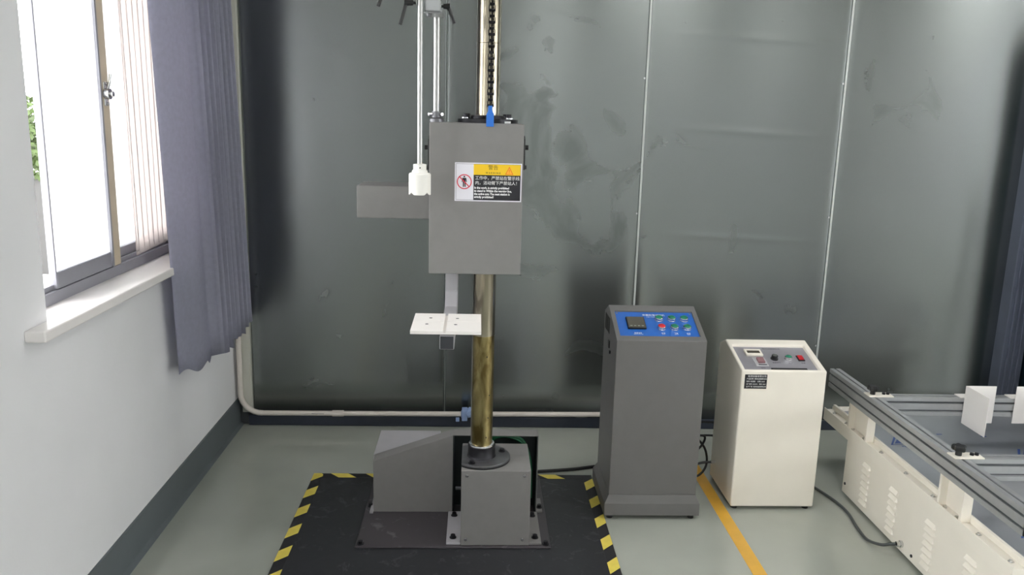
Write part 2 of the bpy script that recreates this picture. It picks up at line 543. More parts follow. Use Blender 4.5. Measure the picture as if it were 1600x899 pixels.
# sheet metal wall
wb = obj('wall_back', box(BM(), XL, XR, YB+0.004, YB+0.3, -0.1, ZC), mat('wall_core', srgb(70, 74, 76), 0.6))
tag(wb, 'wall clad in dull galvanised metal sheets behind the machines', 'wall', kind='structure')
def sheet_panel(x0, x1):
    bm = BM()
    nx, nz = 12, 16
    uvl = bm.loops.layers.uv.new('UVMap')
    def bulge(u, w):
        e = 0.006*math.exp(-u/0.02) + 0.006*math.exp(-(1-u)/0.02)
        k_ = 0.0075*math.exp(-(u*(x1-x0)/0.04)**1.3) if x0 < -1.0 else 0.0
        if 0.7 < x0 < 1.0:      # pressed creases across the third sheet
            z_ = 0.052+(ZC-0.052)*w
            for zc in (1.93, 1.50, 0.99):
                k_ += 0.0011*math.exp(-((z_-zc-0.015*math.cos(u*3))/0.016)**2)*math.sin(math.pi*min(1, max(0, (u-0.08)/0.9)))
        return YB - 0.004 + (e*0.5 if x0 > -1.0 else 0.003*math.exp(-(1-u)/0.02)) - k_ + 0.0016*math.sin(math.pi*u*1.0)*math.cos(w*5+x0*3)
    us = [0, 0.008, 0.016, 0.025, 0.036, 0.05] + [0.05+0.9*i/nx for i in range(1, nx)] + [0.95, 0.975, 0.99, 1]
    ws = sorted(set([j/nz for j in range(nz+1)] + ([(zc+d*0.007-0.052)/(ZC-0.052) for zc in (1.93, 1.50, 0.99) for d in range(-7, 8)] if 0.7 < x0 < 1.0 else [])))
    G = [[bm.verts.new((x0+(x1-x0)*u, bulge(u, w), 0.052+(ZC-0.052)*w)) for u in us] for w in ws]
    for j in range(len(ws)-1):
        for i in range(len(us)-1):
            f = bm.faces.new((G[j][i], G[j][i+1], G[j+1][i+1], G[j+1][i]))
            for l in f.loops:
                l[uvl].uv = (l.vert.co.z, l.vert.co.x)
    me = bpy.data.meshes.new('metal_panel')
    bm.to_mesh(me); bm.free()
    for p in me.polygons: p.use_smooth = True
    me.materials.append(SHEET)
    o = bpy.data.objects.new('metal_panel', me)
    COL.objects.link(o); adopt(o, wb)
    sd = o.modifiers.new('thickness', 'SOLIDIFY'); sd.thickness = 0.003; sd.offset = 1
    return o
XS = [-1.093, -0.147, 0.785, 1.732, 2.66]
for a, b in zip(XS, XS[1:]):
    sheet_panel(a+0.001, b-0.001)
for i, x in enumerate(XS[1:4]):
    w = 0.0009 if i == 0 else 0.0045
    st = obj('seam_strip', box(BM(), x-w, x+w, YB-0.009, YB-0.002, 0.052, ZC), mat('seam_steel', srgb(200, 204, 202), 0.35, 0.4), wb)
    if i:
        for z in (0.45, 1.10, 1.735, 2.4):
            obj('rivet', cyl(BM(), (x-0.012, YB-0.004, z), (x-0.012, YB-0.009, z), 0.005, 10), CHROME, wb)
o = obj('baseboard_back', box(BM(), XL+0.05, 2.62, YB-0.016, YB+0.003, 0, 0.052), DARKB, bevel=0.003)
tag(o, 'dark blue grey skirting strip below the metal wall sheets', 'baseboard', kind='structure')
o = obj('trim_1', box(BM(), -1.142, -1.094, 3.915, YB, 0.075, ZC), mat('corner_strip_paint', srgb(196, 196, 186), 0.5, var=0.03), bevel=0.002)
tag(o, 'pale vertical corner strip beside the curtain', 'trim', kind='structure')
t2 = thing('trim_2', 'slate blue grooved post where the metal wall ends on the right', 'trim', (2.70, 3.9, 0), kind='structure')
obj('post', box(BM(), 2.645, 2.755, 3.87, YB, 0, ZC), SLATE, t2, bevel=0.004)
for x in (2.672, 2.70, 2.728):
    obj('rib', box(BM(), x-0.006, x+0.006, 3.862, 3.871, 0, ZC), SLATE, t2, bevel=0.002)

# windows
def window(n, ya, yb, gap, label):
    w = thing('window_%d' % n, label, 'window', (XL-0.09, (ya+yb)/2, ZS), kind='structure')
    xo, xi = XL-0.135, XL-0.075
    # stone sill with ears reaching past the opening
    bm = BM()
    prism(bm, [(xi-0.01, ya), (XL, ya), (XL, ya-0.12), (XL+0.055, ya-0.12), (XL+0.055, yb+0.05), (XL, yb+0.05), (XL, yb), (xi-0.01, yb)], 0.937, 0.968, 'z')
    obj('window_sill', bm, SILL, w, bevel=0.004)
    bm = BM()
    box(bm, xo, xi, ya, yb, 0.968, 1.004)
    box(bm, xo, xi, ya, yb, ZH-0.04, ZH)
    box(bm, xo, xi, ya, ya+0.035, 1.004, ZH-0.04)
    box(bm, xo, xi, yb-0.035, yb, 1.004, ZH-0.04)
    box(bm, xi-0.02, xi-0.012, ya+0.035, yb-0.035, 1.004, 1.02)
    obj('window_frame', bm, FRAMEA, w, bevel=0.002)
    mid = ya+(0.615 if n == 1 else (yb-ya)/2)
    za, zb = 1.006, ZH-0.042
    # inner sash, slid a hand's width open at its left
    s0, s1 = ya+gap, mid+0.055
    sa = obj('sash', bmf(xi-0.024, xi-0.002, s0, s1, za, zb, 0.006 if gap > 0.05 else 0.04, 0.062, 0.05), FRAMEA, w, bevel=0.002)
    obj('beige_stile', box(BM(), xi-0.002, xi+0.0015, s1-0.060, s1-0.008, za, zb), FRAMEB, sa, bevel=0.001)
    obj('pane', box(BM(), xi-0.015, xi-0.010, s0+0.005, s1-0.03, za+0.03, zb-0.03), PANE, sa)
    bm = BM()
    box(bm, xi-0.003, xi+0.004, s1-0.075, s1-0.064, za, zb)
    obj('glazing_bead', bm, FRAMEA, sa)
    sb = obj('sash', bmf(xo+0.004, xi-0.028, mid-0.01, yb-0.036, za, zb, 0.075, 0.045, 0.045), FRAMEA, w, bevel=0.002)
    obj('pane', box(BM(), xo+0.012, xo+0.017, mid+0.03, yb-0.06, za+0.03, zb-0.03), PANE, sb)
    if n == 1:
        lk = obj('latch', box(BM(), xi-0.001, xi+0.006, s1-0.050, s1-0.022, 1.545, 1.625), CHROME, sa, bevel=0.003, label='chrome crescent window latch')
        bm = BM()
        cyl(bm, (xi+0.005, s1-0.044, 1.585), (xi+0.022, s1-0.044, 1.585), 0.018, 18)
        cyl(bm, (xi+0.022, s1-0.044, 1.585), (xi+0.032, s1-0.044, 1.585), 0.009, 14)
        tube(bm, [(xi+0.014, s1-0.046, 1.60), (xi+0.020, s1-0.042, 1.622), (xi+0.022, s1-0.036, 1.65)], 0.0045, 8)
        for z in (1.552, 1.618):
            cyl(bm, (xi+0.004, s1-0.030, z), (xi+0.009, s1-0.030, z), 0.006, 10)
        obj('latch_lever', bm, CHROME, sa, smooth=True)
    return w

def bmf(x0, x1, y0, y1, z0, z1, wl, wr, wt):
    bm = BM()
    box(bm, x0, x1, y0, y0+wl, z0, z1)
    box(bm, x0, x1, y1-wr, y1, z0, z1)
    box(bm, x0, x1, y0+wl, y1-wr, z0, z0+wt)
    box(bm, x0, x1, y0+wl, y1-wr, z1-wt, z1)
    return bm

window(1, *WINS[0], 0.222, 'sliding window with pale aluminium sashes beside the grey blue curtain')
window(2, *WINS[1], 0.036, 'sliding window of which only a corner of the white sill shows at the left edge')
for k in range(2, 5):
    window(k+1, *WINS[k], 0.036, 'sliding window of the window wall beyond the left edge of the view')
    # alike and all outside the view
for k in range(3, 6):
    bpy.data.objects['window_%d' % k]['group'] = 'windows behind the viewer'

for k, (a, b) in enumerate(RWIN_ADDED):
    w = thing('window_%d' % (k+6), 'narrow fixed window added unseen behind the viewer for reflected light', 'window', ((a+b)/2, YR-0.1, 0.9), 'windows behind the viewer', 'structure')
    bm = BM()
    ya, yb = YR-0.13, YR-0.08
    box(bm, a, b, ya, yb, 0.9, 0.95); box(bm, a, b, ya, yb, 2.40, 2.45)
    for x in (a, b-0.03):
        box(bm, x, x+0.03, ya, yb, 0.95, 2.40)
    obj('window_frame', bm, FRAMEA, w)
    for (p, q) in ((a+0.03, b-0.03),):
        obj('pane', box(BM(), p, q, YR-0.107, YR-0.102, 0.95, 2.40), BLIND, w)

for k, (a, b) in enumerate(SWIN_ADDED):
    w = thing('window_%d' % (k+13), 'wide fixed window added unseen in the right wall to brighten the room', 'window', (XR+0.1, (a+b)/2, 0.9), 'windows behind the viewer', 'structure')
    bm = BM()
    xa, xb = XR+0.08, XR+0.13
    box(bm, xa, xb, a, b, 0.9, 0.95); box(bm, xa, xb, a, b, 2.45, 2.5)
    for y in (a, (a+b)/2-0.025, b-0.05):
        box(bm, xa, xb, y, y+0.05, 0.95, 2.45)
    obj('window_frame', bm, FRAMEA, w)
    for (p, q) in ((a+0.05, (a+b)/2-0.025), ((a+b)/2+0.025, b-0.05)):
        obj('pane', box(BM(), XR+0.102, XR+0.107, p, q, 0.95, 2.45), PANE, w)

# unseen ceiling panels, added to light the room and machines
lamp0 = None
for (x, y) in ((1.15, 2.6), (3.2, 2.6), (0.75, -0.6), (2.95, -0.6), (5.0, -0.6), (0.75, -3.6), (2.95, -3.6), (5.0, -3.6)):
    l = thing('added_ceiling_light', 'square flat ceiling light panel added out of view to light the room', 'ceiling light', (x, y, ZC-0.03), 'added ceiling light panels')
    bm = BM()
    for a in (box, ):
        a(bm, x-0.31, x+0.31, y-0.31, y-0.285, ZC-0.035, ZC)
        a(bm, x-0.31, x+0.31, y+0.285, y+0.31, ZC-0.035, ZC)
        a(bm, x-0.31, x-0.285, y-0.285, y+0.285, ZC-0.035, ZC)
        a(bm, x+0.285, x+0.31, y-0.285, y+0.285, ZC-0.035, ZC)
    obj('light_frame', bm, WHITEM, l)
    obj('diffuser', box(BM(), x-0.285, x+0.285, y-0.285, y+0.285, ZC-0.028, ZC-0.02), DIFFU, l)

# outside the window
g = obj('ground_outside', box(BM(), -60, XO-0.02, -40, 60, -0.6, -0.5), GROUND)
tag(g, 'pale paving outside the window', 'ground', kind='structure')
tr = thing('tree', 'green tree outside in the narrow gap of the open window sash', 'tree', (-4.45, 8.3, -0.5))
obj('trunk', tube(BM(), [(-4.45, 8.3, -0.5), (-4.43, 8.31, 0.2), (-4.46, 8.29, 0.9)], 0.06, 10), BARK, tr, smooth=True)
bm = BM()
for k in range(1500):
    th = random.uniform(0, 2*math.pi); ph = math.acos(random.uniform(-1, 1)); rr = random.random()**0.4
    c = Vector((-4.45+0.5*rr*math.sin(ph)*math.cos(th), 8.3+0.5*rr*math.sin(ph)*math.sin(th), 1.22+0.42*rr*math.cos(ph)))
    a = Vector((random.gauss(0, 1), random.gauss(0, 1), random.gauss(0, 1))).normalized()
    b = a.orthogonal().normalized()*0.022
    a = a*0.045
    bm.faces.new([bm.verts.new(c-a), bm.verts.new(c+b), bm.verts.new(c+a), bm.verts.new(c-b)])
me = bpy.data.meshes.new('crown'); bm.to_mesh(me); bm.free(); me.materials.append(LEAF)
o = bpy.data.objects.new('crown', me); COL.objects.link(o); adopt(o, tr); o['kind'] = 'stuff'
gw = thing('garden_wall', 'grey concrete wall outside below the tree', 'wall', (-5.6, 10.2, -0.5))
obj('wall_body', box(BM(), -6.6, -4.4, 10.1, 10.3, -0.5, 0.66), CONC, gw, bevel=0.01)
obj('coping', box(BM(), -6.63, -4.37, 10.06, 10.34, 0.66, 0.72), CONC, gw, bevel=0.01)

# ================================================================== CURTAINS
def curtain(name, ytop, ybot, xc, ztop, zbot, folds, amp, m, label, cat, nz=24, first=None, lean=0.0):
    bm = BM()
    n = folds*10
    rows = []
    for j in range(nz+1):
        w = j/nz
        z = ztop+(zbot-ztop)*w
        row = []
        for i in range(n+1):
            u = i/n
            y = (ytop[0]+(ybot[0]-ytop[0])*w)*(1-u)+(ytop[1]+(ybot[1]-ytop[1])*w)*u
            if first and u < first:
                q = u/first
                x = xc + 0.012*math.sin(q*math.pi) - 0.05*(1-q)**3 + 0.004*math.sin(q*9+w*3)
                y -= 0.0
            else:
                q = (u-(first or 0))/(1-(first or 0))
                s = math.sin(q*2*math.pi*folds*0.8 + 0.6*math.sin(w*2))
                x = xc + amp*(abs(s)**0.7*(1 if s > 0 else -1))*(0.85+0.25*w) - 0.035*q
                y += 0.006*math.cos(q*2*math.pi*folds*1.6)
            x += lean*w
            row.append(bm.verts.new((x, y, z + (0.0 if j < nz else 0.012*math.sin(u*folds*5)))))
        rows.append(row)
    for A, B in zip(rows, rows[1:]):
        for i in range(n):
            bm.faces.new((A[i], A[i+1], B[i+1], B[i]))
    me = bpy.data.meshes.new(name); bm.to_mesh(me); bm.free()
    for p in me.polygons: p.use_smooth = True
    me.materials.append(m)
    o = bpy.data.objects.new(name, me); COL.objects.link(o)
    sd = o.modifiers.new('cloth', 'SOLIDIFY'); sd.thickness = 0.0016; sd.offset = 0
    return tag(o, label, cat)

ct = thing('curtain', 'grey blue pleated curtain gathered in the corner beside the window', 'curtain', (-1.08, 3.4, 0.55))
cu = curtain('drape', (2.90, 3.70), (3.055, 3.86), -1.075, 2.72, 0.548, 9, 0.046, CURT, 'x', 'x', first=0.30)
del cu['label'], cu['category']; adopt(cu, ct)
obj('hem', box(BM(), -1.12, -1.06, 2.86, 3.74, 2.72, 2.78), CURT, ct, bevel=0.004)
rl = thing('curtain_rail', 'white curtain rail above the window', 'curtain rail', (-1.09, 2.8, 2.78))
obj('track', box(BM(), -1.115, -1.075, 1.9, 3.9, 2.78, 2.815), WHITEM, rl, bevel=0.003)
for y in (2.0, 2.9, 3.8):
    obj('wall_bracket', box(BM(), XL, -1.09, y-0.015, y+0.015, 2.815, 2.835), WHITEM, rl)
curtain('curtain_reflection', (2.93, 3.49), (2.96, 3.49), XL-0.045, 2.44, 1.03, 12, 0.010, FOLDREFL, 'thin pale folded sheet added as the curtain reflection in the right pane', 'curtain')  # folded sheet stands in for the curtain's reflection in the pane

# ================================================================== PIPE
pp = thing('pipe', 'white plastic conduit running down the corner and along the wall foot', 'pipe', (-1.14, 3.9, 0.07))
bend = [(-1.143, 3.895, 0.20)] + [(-1.143+0.10*(1-math.cos(a)), 3.895+0.012*(a/1.57), 0.175-0.10*math.sin(a)) for a in [i*math.pi/2/8 for i in range(9)]]
obj('riser', tube(BM(), [(-1.143, 3.895, 2.9), (-1.143, 3.895, 0.9), (-1.143, 3.895, 0.2)], 0.0125, 12), PVC, pp, smooth=True)
obj('elbow', tube(BM(), bend, 0.0135, 12, smooth=False), PVC, pp, smooth=True)
obj('conduit', tube(BM(), [(-1.043, 3.907, 0.075), (-0.2, 3.907, 0.079), (0.75, 3.907, 0.085)], 0.0125, 12), PVC, pp, smooth=True)
obj('coupling', cyl(BM(), (-0.70, 3.907, 0.0765), (-0.645, 3.907, 0.077), 0.0155, 16), PVC, pp, smooth=True)
bm = BM()
cyl(bm, (-0.062, 3.907, 0.0795), (-0.02, 3.907, 0.08), 0.019, 16)
box(bm, -0.058, -0.03, 3.885, 3.93, 0.05, 0.108)
box(bm, -0.088, -0.070, 3.89, 3.90, 0.045, 0.065)
cyl(bm, (-0.03, 3.90, 0.08), (-0.006, 3.90, 0.105), 0.022, 10)
obj('clip', bm, BLUECLIP, pp, bevel=0.002, label='pale blue clip on the pipe')
obj('print_mark', box(BM(), -0.80, -0.74, 3.8940, 3.8960, 0.0775, 0.0795), GPRINT, pp)

# ================================================================== FLOOR MARKINGS, MAT
yl = obj('floor_line', prism(BM(), [(0.985, 1.0), (1.035, 1.0), (1.035, 3.55), (0.985, 3.55)], 0.0, 0.0012, 'z'), YLINE)
tag(yl, 'yellow line painted on the floor between the two cabinets', 'floor line')

mt = thing('floor_mat', 'black steel floor plate edged with yellow and black hazard tape', 'floor plate', (-0.08, 2.6, 0))
MX0, MX1, MY0, MY1 = -0.687, 0.523, 1.55, 3.366
obj('sheet', box(BM(), MX0, MX1, MY0, MY1, 0, 0.004), MATRUB, mt)
TW = 0.041
for (a, b, c, d) in ((MX0, MX0+TW, MY0, MY1), (MX1-TW, MX1, MY0, MY1), (MX0+TW, MX1-TW, MY1-TW, MY1)):
    obj('tape_strip', box(BM(), a, b, c, d, 0.004, 0.0046), KTAPE, mt)
pitch, ln, sk = 0.1622, 0.074, 0.041
def quad(pts):
    return prism(BM(), pts, 0.0046, 0.0051, 'z')
src = obj('tape_stripe', quad([(MX0, 0), (MX0+TW, sk), (MX0+TW, sk+ln), (MX0, ln)]), YTAPE, mt)
ys0 = 3.127
src.location = (0, ys0, 0)
for k in range(1, 9):
    again(src, mt, (0, ys0-pitch*k, 0))
srr = obj('tape_stripe', quad([(MX1-TW, 0), (MX1, sk), (MX1, sk+ln), (MX1-TW, ln)]), YTAPE, mt)
srr.location = (0, 3.214, 0)
for k in range(1, 10):
    again(srr, mt, (0, 3.214-pitch*k, 0))
obj('tape_stripe', quad([(MX0, 3.29), (MX0+TW, 3.335), (MX0+TW, MY1-0.014), (MX0+TW-0.008, MY1), (MX0, MY1)]), YTAPE, mt)
sbk = obj('tape_stripe', quad([(0.04, MY1-TW), (0.115, MY1-TW), (0.075, MY1), (0, MY1)]), YTAPE, mt)
sbk.location = (-0.615, 0, 0)
for k in range(1, 7):
    again(sbk, mt, (-0.615+0.1505*k, 0, 0))

# ================================================================== DROP TESTER
dt = thing('drop_test_machine', 'tall grey drop test machine with a steel column and sliding head box', 'machine', (0.03, 2.85, 0.004))
PX0, PX1, PY0, PY1 = -0.42, 0.29, 2.733, 3.33
obj('base_plate', box(BM(), PX0, PX1, PY0, PY1, 0.0045, 0.012), PLATE, dt, bevel=0.002)
def bolt(x, y, z, parent, r=0.0085, h=0.012):
    bm = BM()
    cyl(bm, (x, y, z), (x, y, z+0.002), r*1.5, 16)
    cyl(bm, (x, y, z+0.002), (x, y, z+h), r, 12)
    return obj('bolt', bm, BLACKM, parent, smooth=True)
for x, y in ((PX0+0.018, PY0+0.02), (PX1-0.018, PY0+0.02), (PX0+0.018, PY1-0.02), (PX1-0.018, PY1-0.02)):
    bolt(x, y, 0.012, dt)

# pedestal
pd = obj('pedestal', box(BM(), -0.04, 0.2105, 2.742, 2.994, 0.0125, 0.305), PAINT, dt, bevel=0.003)
lf = obj('foot_flange', box(BM(), -0.092, -0.0405, 2.747, 2.99, 0.0125, 0.021), TUBE, pd, bevel=0.0015)
rf = obj('foot_flange', box(BM(), 0.211, 0.256, 2.747, 2.99, 0.0125, 0.021), PAINT, pd, bevel=0.0015)
for x, y in ((-0.068, 2.785), (-0.068, 2.955), (0.235, 2.785), (0.235, 2.955)):
    bolt(x, y, 0.021, pd)
for x, z in ((-0.019, 0.285), (0.187, 0.286), (-0.022, 0.037), (0.185, 0.038)):
    bm = BM(); cyl(bm, (x, 2.742, z), (x, 2.7395, z), 0.006, 12); cyl(bm, (x, 2.7395, z), (x, 2.7375, z), 0.0048, 12)
    obj('screw', bm, CHROME, pd, smooth=True)

# column flange: a disc cut flush with the pedestal's left side
bm = BM()
pts = []
for i in range(49):
    t = 2*math.pi*i/49
    x = 0.032+0.106*math.cos(t); y = 2.852+0.106*math.sin(t)
    pts.append((max(x, -0.0398), y))
ded = [pts[0]]
for p in pts[1:]:
    if abs(p[0]-ded[-1][0])+abs(p[1]-ded[-1][1]) > 1e-4: ded.append(p)
prism(bm, ded, 0.3105, 0.3185, 'z')
fl = obj('column_flange', bm, FLANGE, dt, bevel=0.0012)
obj('flange_gasket', prism(BM(), ded, 0.3052, 0.3105, 'z'), BLACKP, fl)
bm = BM(); lathe(bm, [(0.0535, 0.3185), (0.0515, 0.3225), (0.0505, 0.324), (0.0505, 0.360), (0.0485, 0.362)], (0.032, 2.852, 0), 40)
obj('collar', bm, BLACKM, fl, smooth=True)
bm = BM(); lathe(bm, [(0.047, 0.362), (0.046, 0.367), (0.042, 0.369)], (0.032, 2.852, 0), 40)
obj('collar_ring', bm, CHROME, fl, smooth=True)
for a in (-115, 25, 100):
    x = 0.032+0.084*math.cos(math.radians(a)); y = 2.852+0.084*math.sin(math.radians(a))
    bolt(x, y, 0.3185, fl, 0.0085, 0.010)

# column
CXX, CYY, CR = 0.032, 2.852, 0.0385
cl = obj('column_lower', cyl(BM(), (CXX, CYY, 0.33), (CXX, CYY, 0.779), CR, 48), COLLO, dt, smooth=True, label='tarnished brassy lower length of the column')
cu2 = obj('column_upper', cyl(BM(), (CXX, CYY, 0.779), (CXX, CYY, 1.781), CR+0.0006, 48), COLUP, dt, smooth=True)
obj('column_top', cyl(BM(), (CXX, CYY, 1.7825), (CXX, CYY, 2.75), CR+0.0006, 48), COLUP, dt, smooth=True)
for x, z in ((0.045, 0.705), (0.052, 0.475), (0.047, 0.40), (0.055, 0.56)):
    obj('pin_hole', cyl(BM(), (x, CYY-math.sqrt(CR*CR-(x-CXX)**2)-0.0006, z), (x, CYY-0.02, z), 0.0026, 8), BLACKP, cl)
# flat guide rail behind the column
gr = obj('guide_rail', box(BM(), -0.0095, 0.05, 2.893, 2.901, 0.3055, 1.925), PAINT, dt, bevel=0.001)
obj('guide_rail_top', box(BM(), -0.006, 0.05, 2.894, 2.900, 1.925, 2.72), PAINT, gr)
for z in (0.62, 1.10, 1.80):
    obj('rail_screw', cyl(BM(), (-0.004, 2.893, z), (-0.004, 2.8905, z), 0.003, 10), CHROME, gr)

# roller chain in front of the column
ch = obj('chain', box(BM(), 0.0375, 0.0405, 2.8045, 2.8065, 1.53, 2.70), BLACKM, dt)
P = 0.0190
def link(wide):
    bm = BM()
    w = 0.0100 if wide else 0.0076
    for s in (-1, 1):
        x = s*w
        prism(bm, [(-0.0048, 0.0), (0.0048, 0.0), (0.0062, 0.005), (0.0040, 0.0095), (0.0062, 0.014), (0.0048, 0.019), (-0.0048, 0.019), (-0.0062, 0.014), (-0.0040, 0.0095), (-0.0062, 0.005)], x-0.0011, x+0.0011, 'x')
    cyl(bm, (-w, 0, 0.0045), (w, 0, 0.0045), 0.0046, 10)
    return bm
L0 = obj('chain_link', link(True), BLACKM, ch)
L1 = obj('chain_link', link(False), BLACKM, ch)
base = Vector((0.039, 2.8055, 1.575))
L0.location = base; L1.location = base+Vector((0, 0, P))
for k in range(2, 40):
    again(L0 if k % 2 == 0 else L1, ch, base+Vector((0, 0, P*k)))
bm = BM()
prism(bm, [(0.0255, 1.512), (0.0495, 1.512), (0.0495, 1.552), (0.044, 1.562), (0.044, 1.578), (0.031, 1.578), (0.031, 1.562), (0.0255, 1.550)], 2.693, 2.699, 'y')
box(bm, 0.031, 0.044, 2.699, 2.80, 1.563, 1.572)
obj('cable_clip', bm, BLUETAG, dt, bevel=0.001, label='bright blue plastic tag at the lower end of the chain')

# head box
HX0, HX1, HY0, HY1, HZ0, HZ1 = -0.157, 0.1485, 2.70, 2.97, 1.027, 1.522
hb = obj('head_box', box(BM(), HX0, HX1, HY0, HY1, HZ0, HZ1), PAINT, dt, bevel=0.0025)
bm = BM(); lathe(bm, [(0.102, 0), (0.102, 0.012), (0.098, 0.014), (0.062, 0.014), (0.058, 0.024), (0.042, 0.026)], (CXX, CYY, HZ1), 40)
bf = obj('bearing_flange', bm, BLACKM, hb, smooth=True)
for a in (-160, -28, 40, 150):
    x = CXX+0.08*math.cos(math.radians(a)); y = CYY+0.08*math.sin(math.radians(a))
    bm = BM(); cyl(bm, (x, y, HZ1+0.014), (x, y, HZ1+0.018), 0.014, 16)
    obj('washer', bm, CHROME, bf, smooth=True)
    bolt(x, y, HZ1+0.016, bf, 0.0085, 0.014)
obj('stop_tab', box(BM(), 0.085, 0.105, 2.715, 2.735, HZ1, HZ1+0.008), CHROME, hb, bevel=0.001)
for s, x in ((-1, HX0), (1, HX1)):
    zz = 1.365 if s < 0 else 1.372
    pts = [(2.76, zz), (2.80, zz-0.002), (2.815, zz+0.04), (2.815, zz+0.10), (2.80, zz+0.112), (2.775, zz+0.10), (2.765, zz+0.05)]
    hp = obj('side_grip', prism(BM(), pts, min(x, x+s*0.009), max(x, x+s*0.009), 'x'), BLACKP, hb, bevel=0.002)
    obj('grip_bolt', cyl(BM(), (x+s*0.009, 2.79, zz+0.073), (x+s*0.020, 2.79, zz+0.073), 0.008, 12), BLACKP, hb, smooth=True)
    obj('grip_bolt', cyl(BM(), (x+s*0.009, 2.785, zz+0.008), (x+s*0.015, 2.785, zz+0.008), 0.007, 12), BLACKP, hb, smooth=True)
obj('side_arm_box', box(BM(), -0.413, HX0-0.0005, 2.85, 3.03, 1.19, 1.301), PAINT, dt, bevel=0.0025)

# warning sticker on the head box
YF = HY0
F = lambda x, z, d=0.0: frame((x, YF-d, z), (1, 0, 0), (0, 0, 1))
sx0, sx1, sz0, sz1 = -0.0735, 0.1445, 1.271, 1.396
stk = obj('warning_sticker', box(BM(), sx0, sx1, YF-0.0008, YF, sz0, sz1), STKW, hb, label='warning sticker with yellow and black fields')
bm = BM()
a, b = 0.0035, 0.0045
for (x0, x1, z0, z1) in ((sx0+a, sx1-a, sz0+a, sz0+b), (sx0+a, sx1-a, sz1-b, sz1-a), (sx0+a, sx0+b, sz0+a, sz1-a), (sx1-b, sx1-a, sz0+a, sz1-a)):
    box(bm, x0, x1, YF-0.0011, YF-0.0008, z0, z1)
obj('sticker_border', bm, GPRINT, stk)
split = -0.0125
obj('yellow_field', box(BM(), split, sx1-b, YF-0.0011, YF-0.0008, 1.357, sz1-b), YPRINT, stk)
obj('black_field', box(BM(), split, sx1-b, YF-0.0011, YF-0.0008, sz0+b, 1.357), KPRINT, stk)
text('lettering', '警告', 0.0165, F(0.051, 1.3805, 0.0012), OLIVE, stk, 'CENTER')
text('lettering', 'W A R N I N G', 0.0074, F(0.051, 1.3638, 0.0012), OLIVE, stk, 'CENTER', bold=0.0002)
def ring2(bm, c, r0, r1, y0, y1, n=40):
    vs = []
    for y in (y0, y1):
        for r in (r0, r1):
            vs.append([bm.verts.new((c[0]+r*math.cos(2*math.pi*i/n), y, c[1]+r*math.sin(2*math.pi*i/n))) for i in range(n)])
    for i in range(n):
        j = (i+1) % n
        bm.faces.new((vs[0][i], vs[0][j], vs[1][j], vs[1][i])); bm.faces.new((vs[2][i], vs[3][i], vs[3][j], vs[2][j]))
        bm.faces.new((vs[0][i], vs[2][i], vs[2][j], vs[0][j])); bm.faces.new((vs[1][i], vs[1][j], vs[3][j], vs[3][i]))
pc = (-0.0425, 1.334)
bm = BM()
cyl(bm, (pc[0], YF-0.0008, pc[1]+0.0165), (pc[0], YF-0.0012, pc[1]+0.0165), 0.0028, 14)
prism(bm, [(pc[0]-0.006, pc[1]+0.0125), (pc[0]+0.006, pc[1]+0.0125), (pc[0]+0.0085, pc[1]-0.001), (pc[0]+0.0062, pc[1]-0.001), (pc[0]+0.0045, pc[1]+0.007), (pc[0]+0.0045, pc[1]-0.017), (pc[0]+0.0010, pc[1]-0.017), (pc[0]+0.0006, pc[1]-0.002), (pc[0]-0.0006, pc[1]-0.002), (pc[0]-0.0010, pc[1]-0.017), (pc[0]-0.0045, pc[1]-0.017), (pc[0]-0.0045, pc[1]+0.007), (pc[0]-0.0062, pc[1]-0.001), (pc[0]-0.0085, pc[1]-0.001)], YF-0.0012, YF-0.0008, 'y')
obj('standing_figure', bm, KPRINT, stk)
bm = BM()
ring2(bm, pc, 0.0212, 0.0242, YF-0.0016, YF-0.0008)
k = 0.0155
prism(bm, [(pc[0]-k-0.0011, pc[1]+k-0.0011), (pc[0]-k+0.0011, pc[1]+k+0.0011), (pc[0]+k+0.0011, pc[1]-k+0.0011), (pc[0]+k-0.0011, pc[1]-k-0.0011)], YF-0.0016, YF-0.0012, 'y')
obj('prohibition_ring', bm, RPRINT, stk)
tcx, tcz = 0.1035, 1.3592
bm = BM()
A = [(tcx-0.0135, tcz), (tcx+0.0135, tcz), (tcx, tcz+0.0265)]
prism(bm, A, YF-0.0012, YF-0.0010, 'y')
obj('warning_triangle', bm, OPRINT, stk)
bm = BM()
prism(bm, [(tcx-0.0103, tcz+0.0018), (tcx+0.0103, tcz+0.0018), (tcx, tcz+0.0222)], YF-0.0015, YF-0.0012, 'y')
obj('triangle_field', bm, mat('amber_print', srgb(246, 172, 48), 0.45), stk)
bm = BM()
prism(bm, [(tcx-0.0006, tcz+0.0066), (tcx+0.0006, tcz+0.0066), (tcx+0.0012, tcz+0.0165), (tcx-0.0012, tcz+0.0165)], YF-0.0018, YF-0.0015, 'y')
box(bm, tcx-0.0008, tcx+0.0008, YF-0.0018, YF-0.0015, tcz+0.0036, tcz+0.0052)
obj('exclamation_mark', bm, OPRINT, stk)
for i, s in enumerate(('工作中，严禁站在警示线', '内，活动臂下严禁站人！')):
    text('lettering', s, 0.0132, F(-0.0075, 1.3465-0.0160*i, 0.0012), WPRINT, stk)
for i, s in enumerate(('In the work, is strictly prohibited', 'to stand in Within the warning line,', 'the active arm The next station is', 'strictly prohibited!')):
    text('lettering', s, 0.0098, F(-0.0100, 1.3150-0.0100*i, 0.0012), WPRINT, stk, sx=0.87, bold=0.00035)

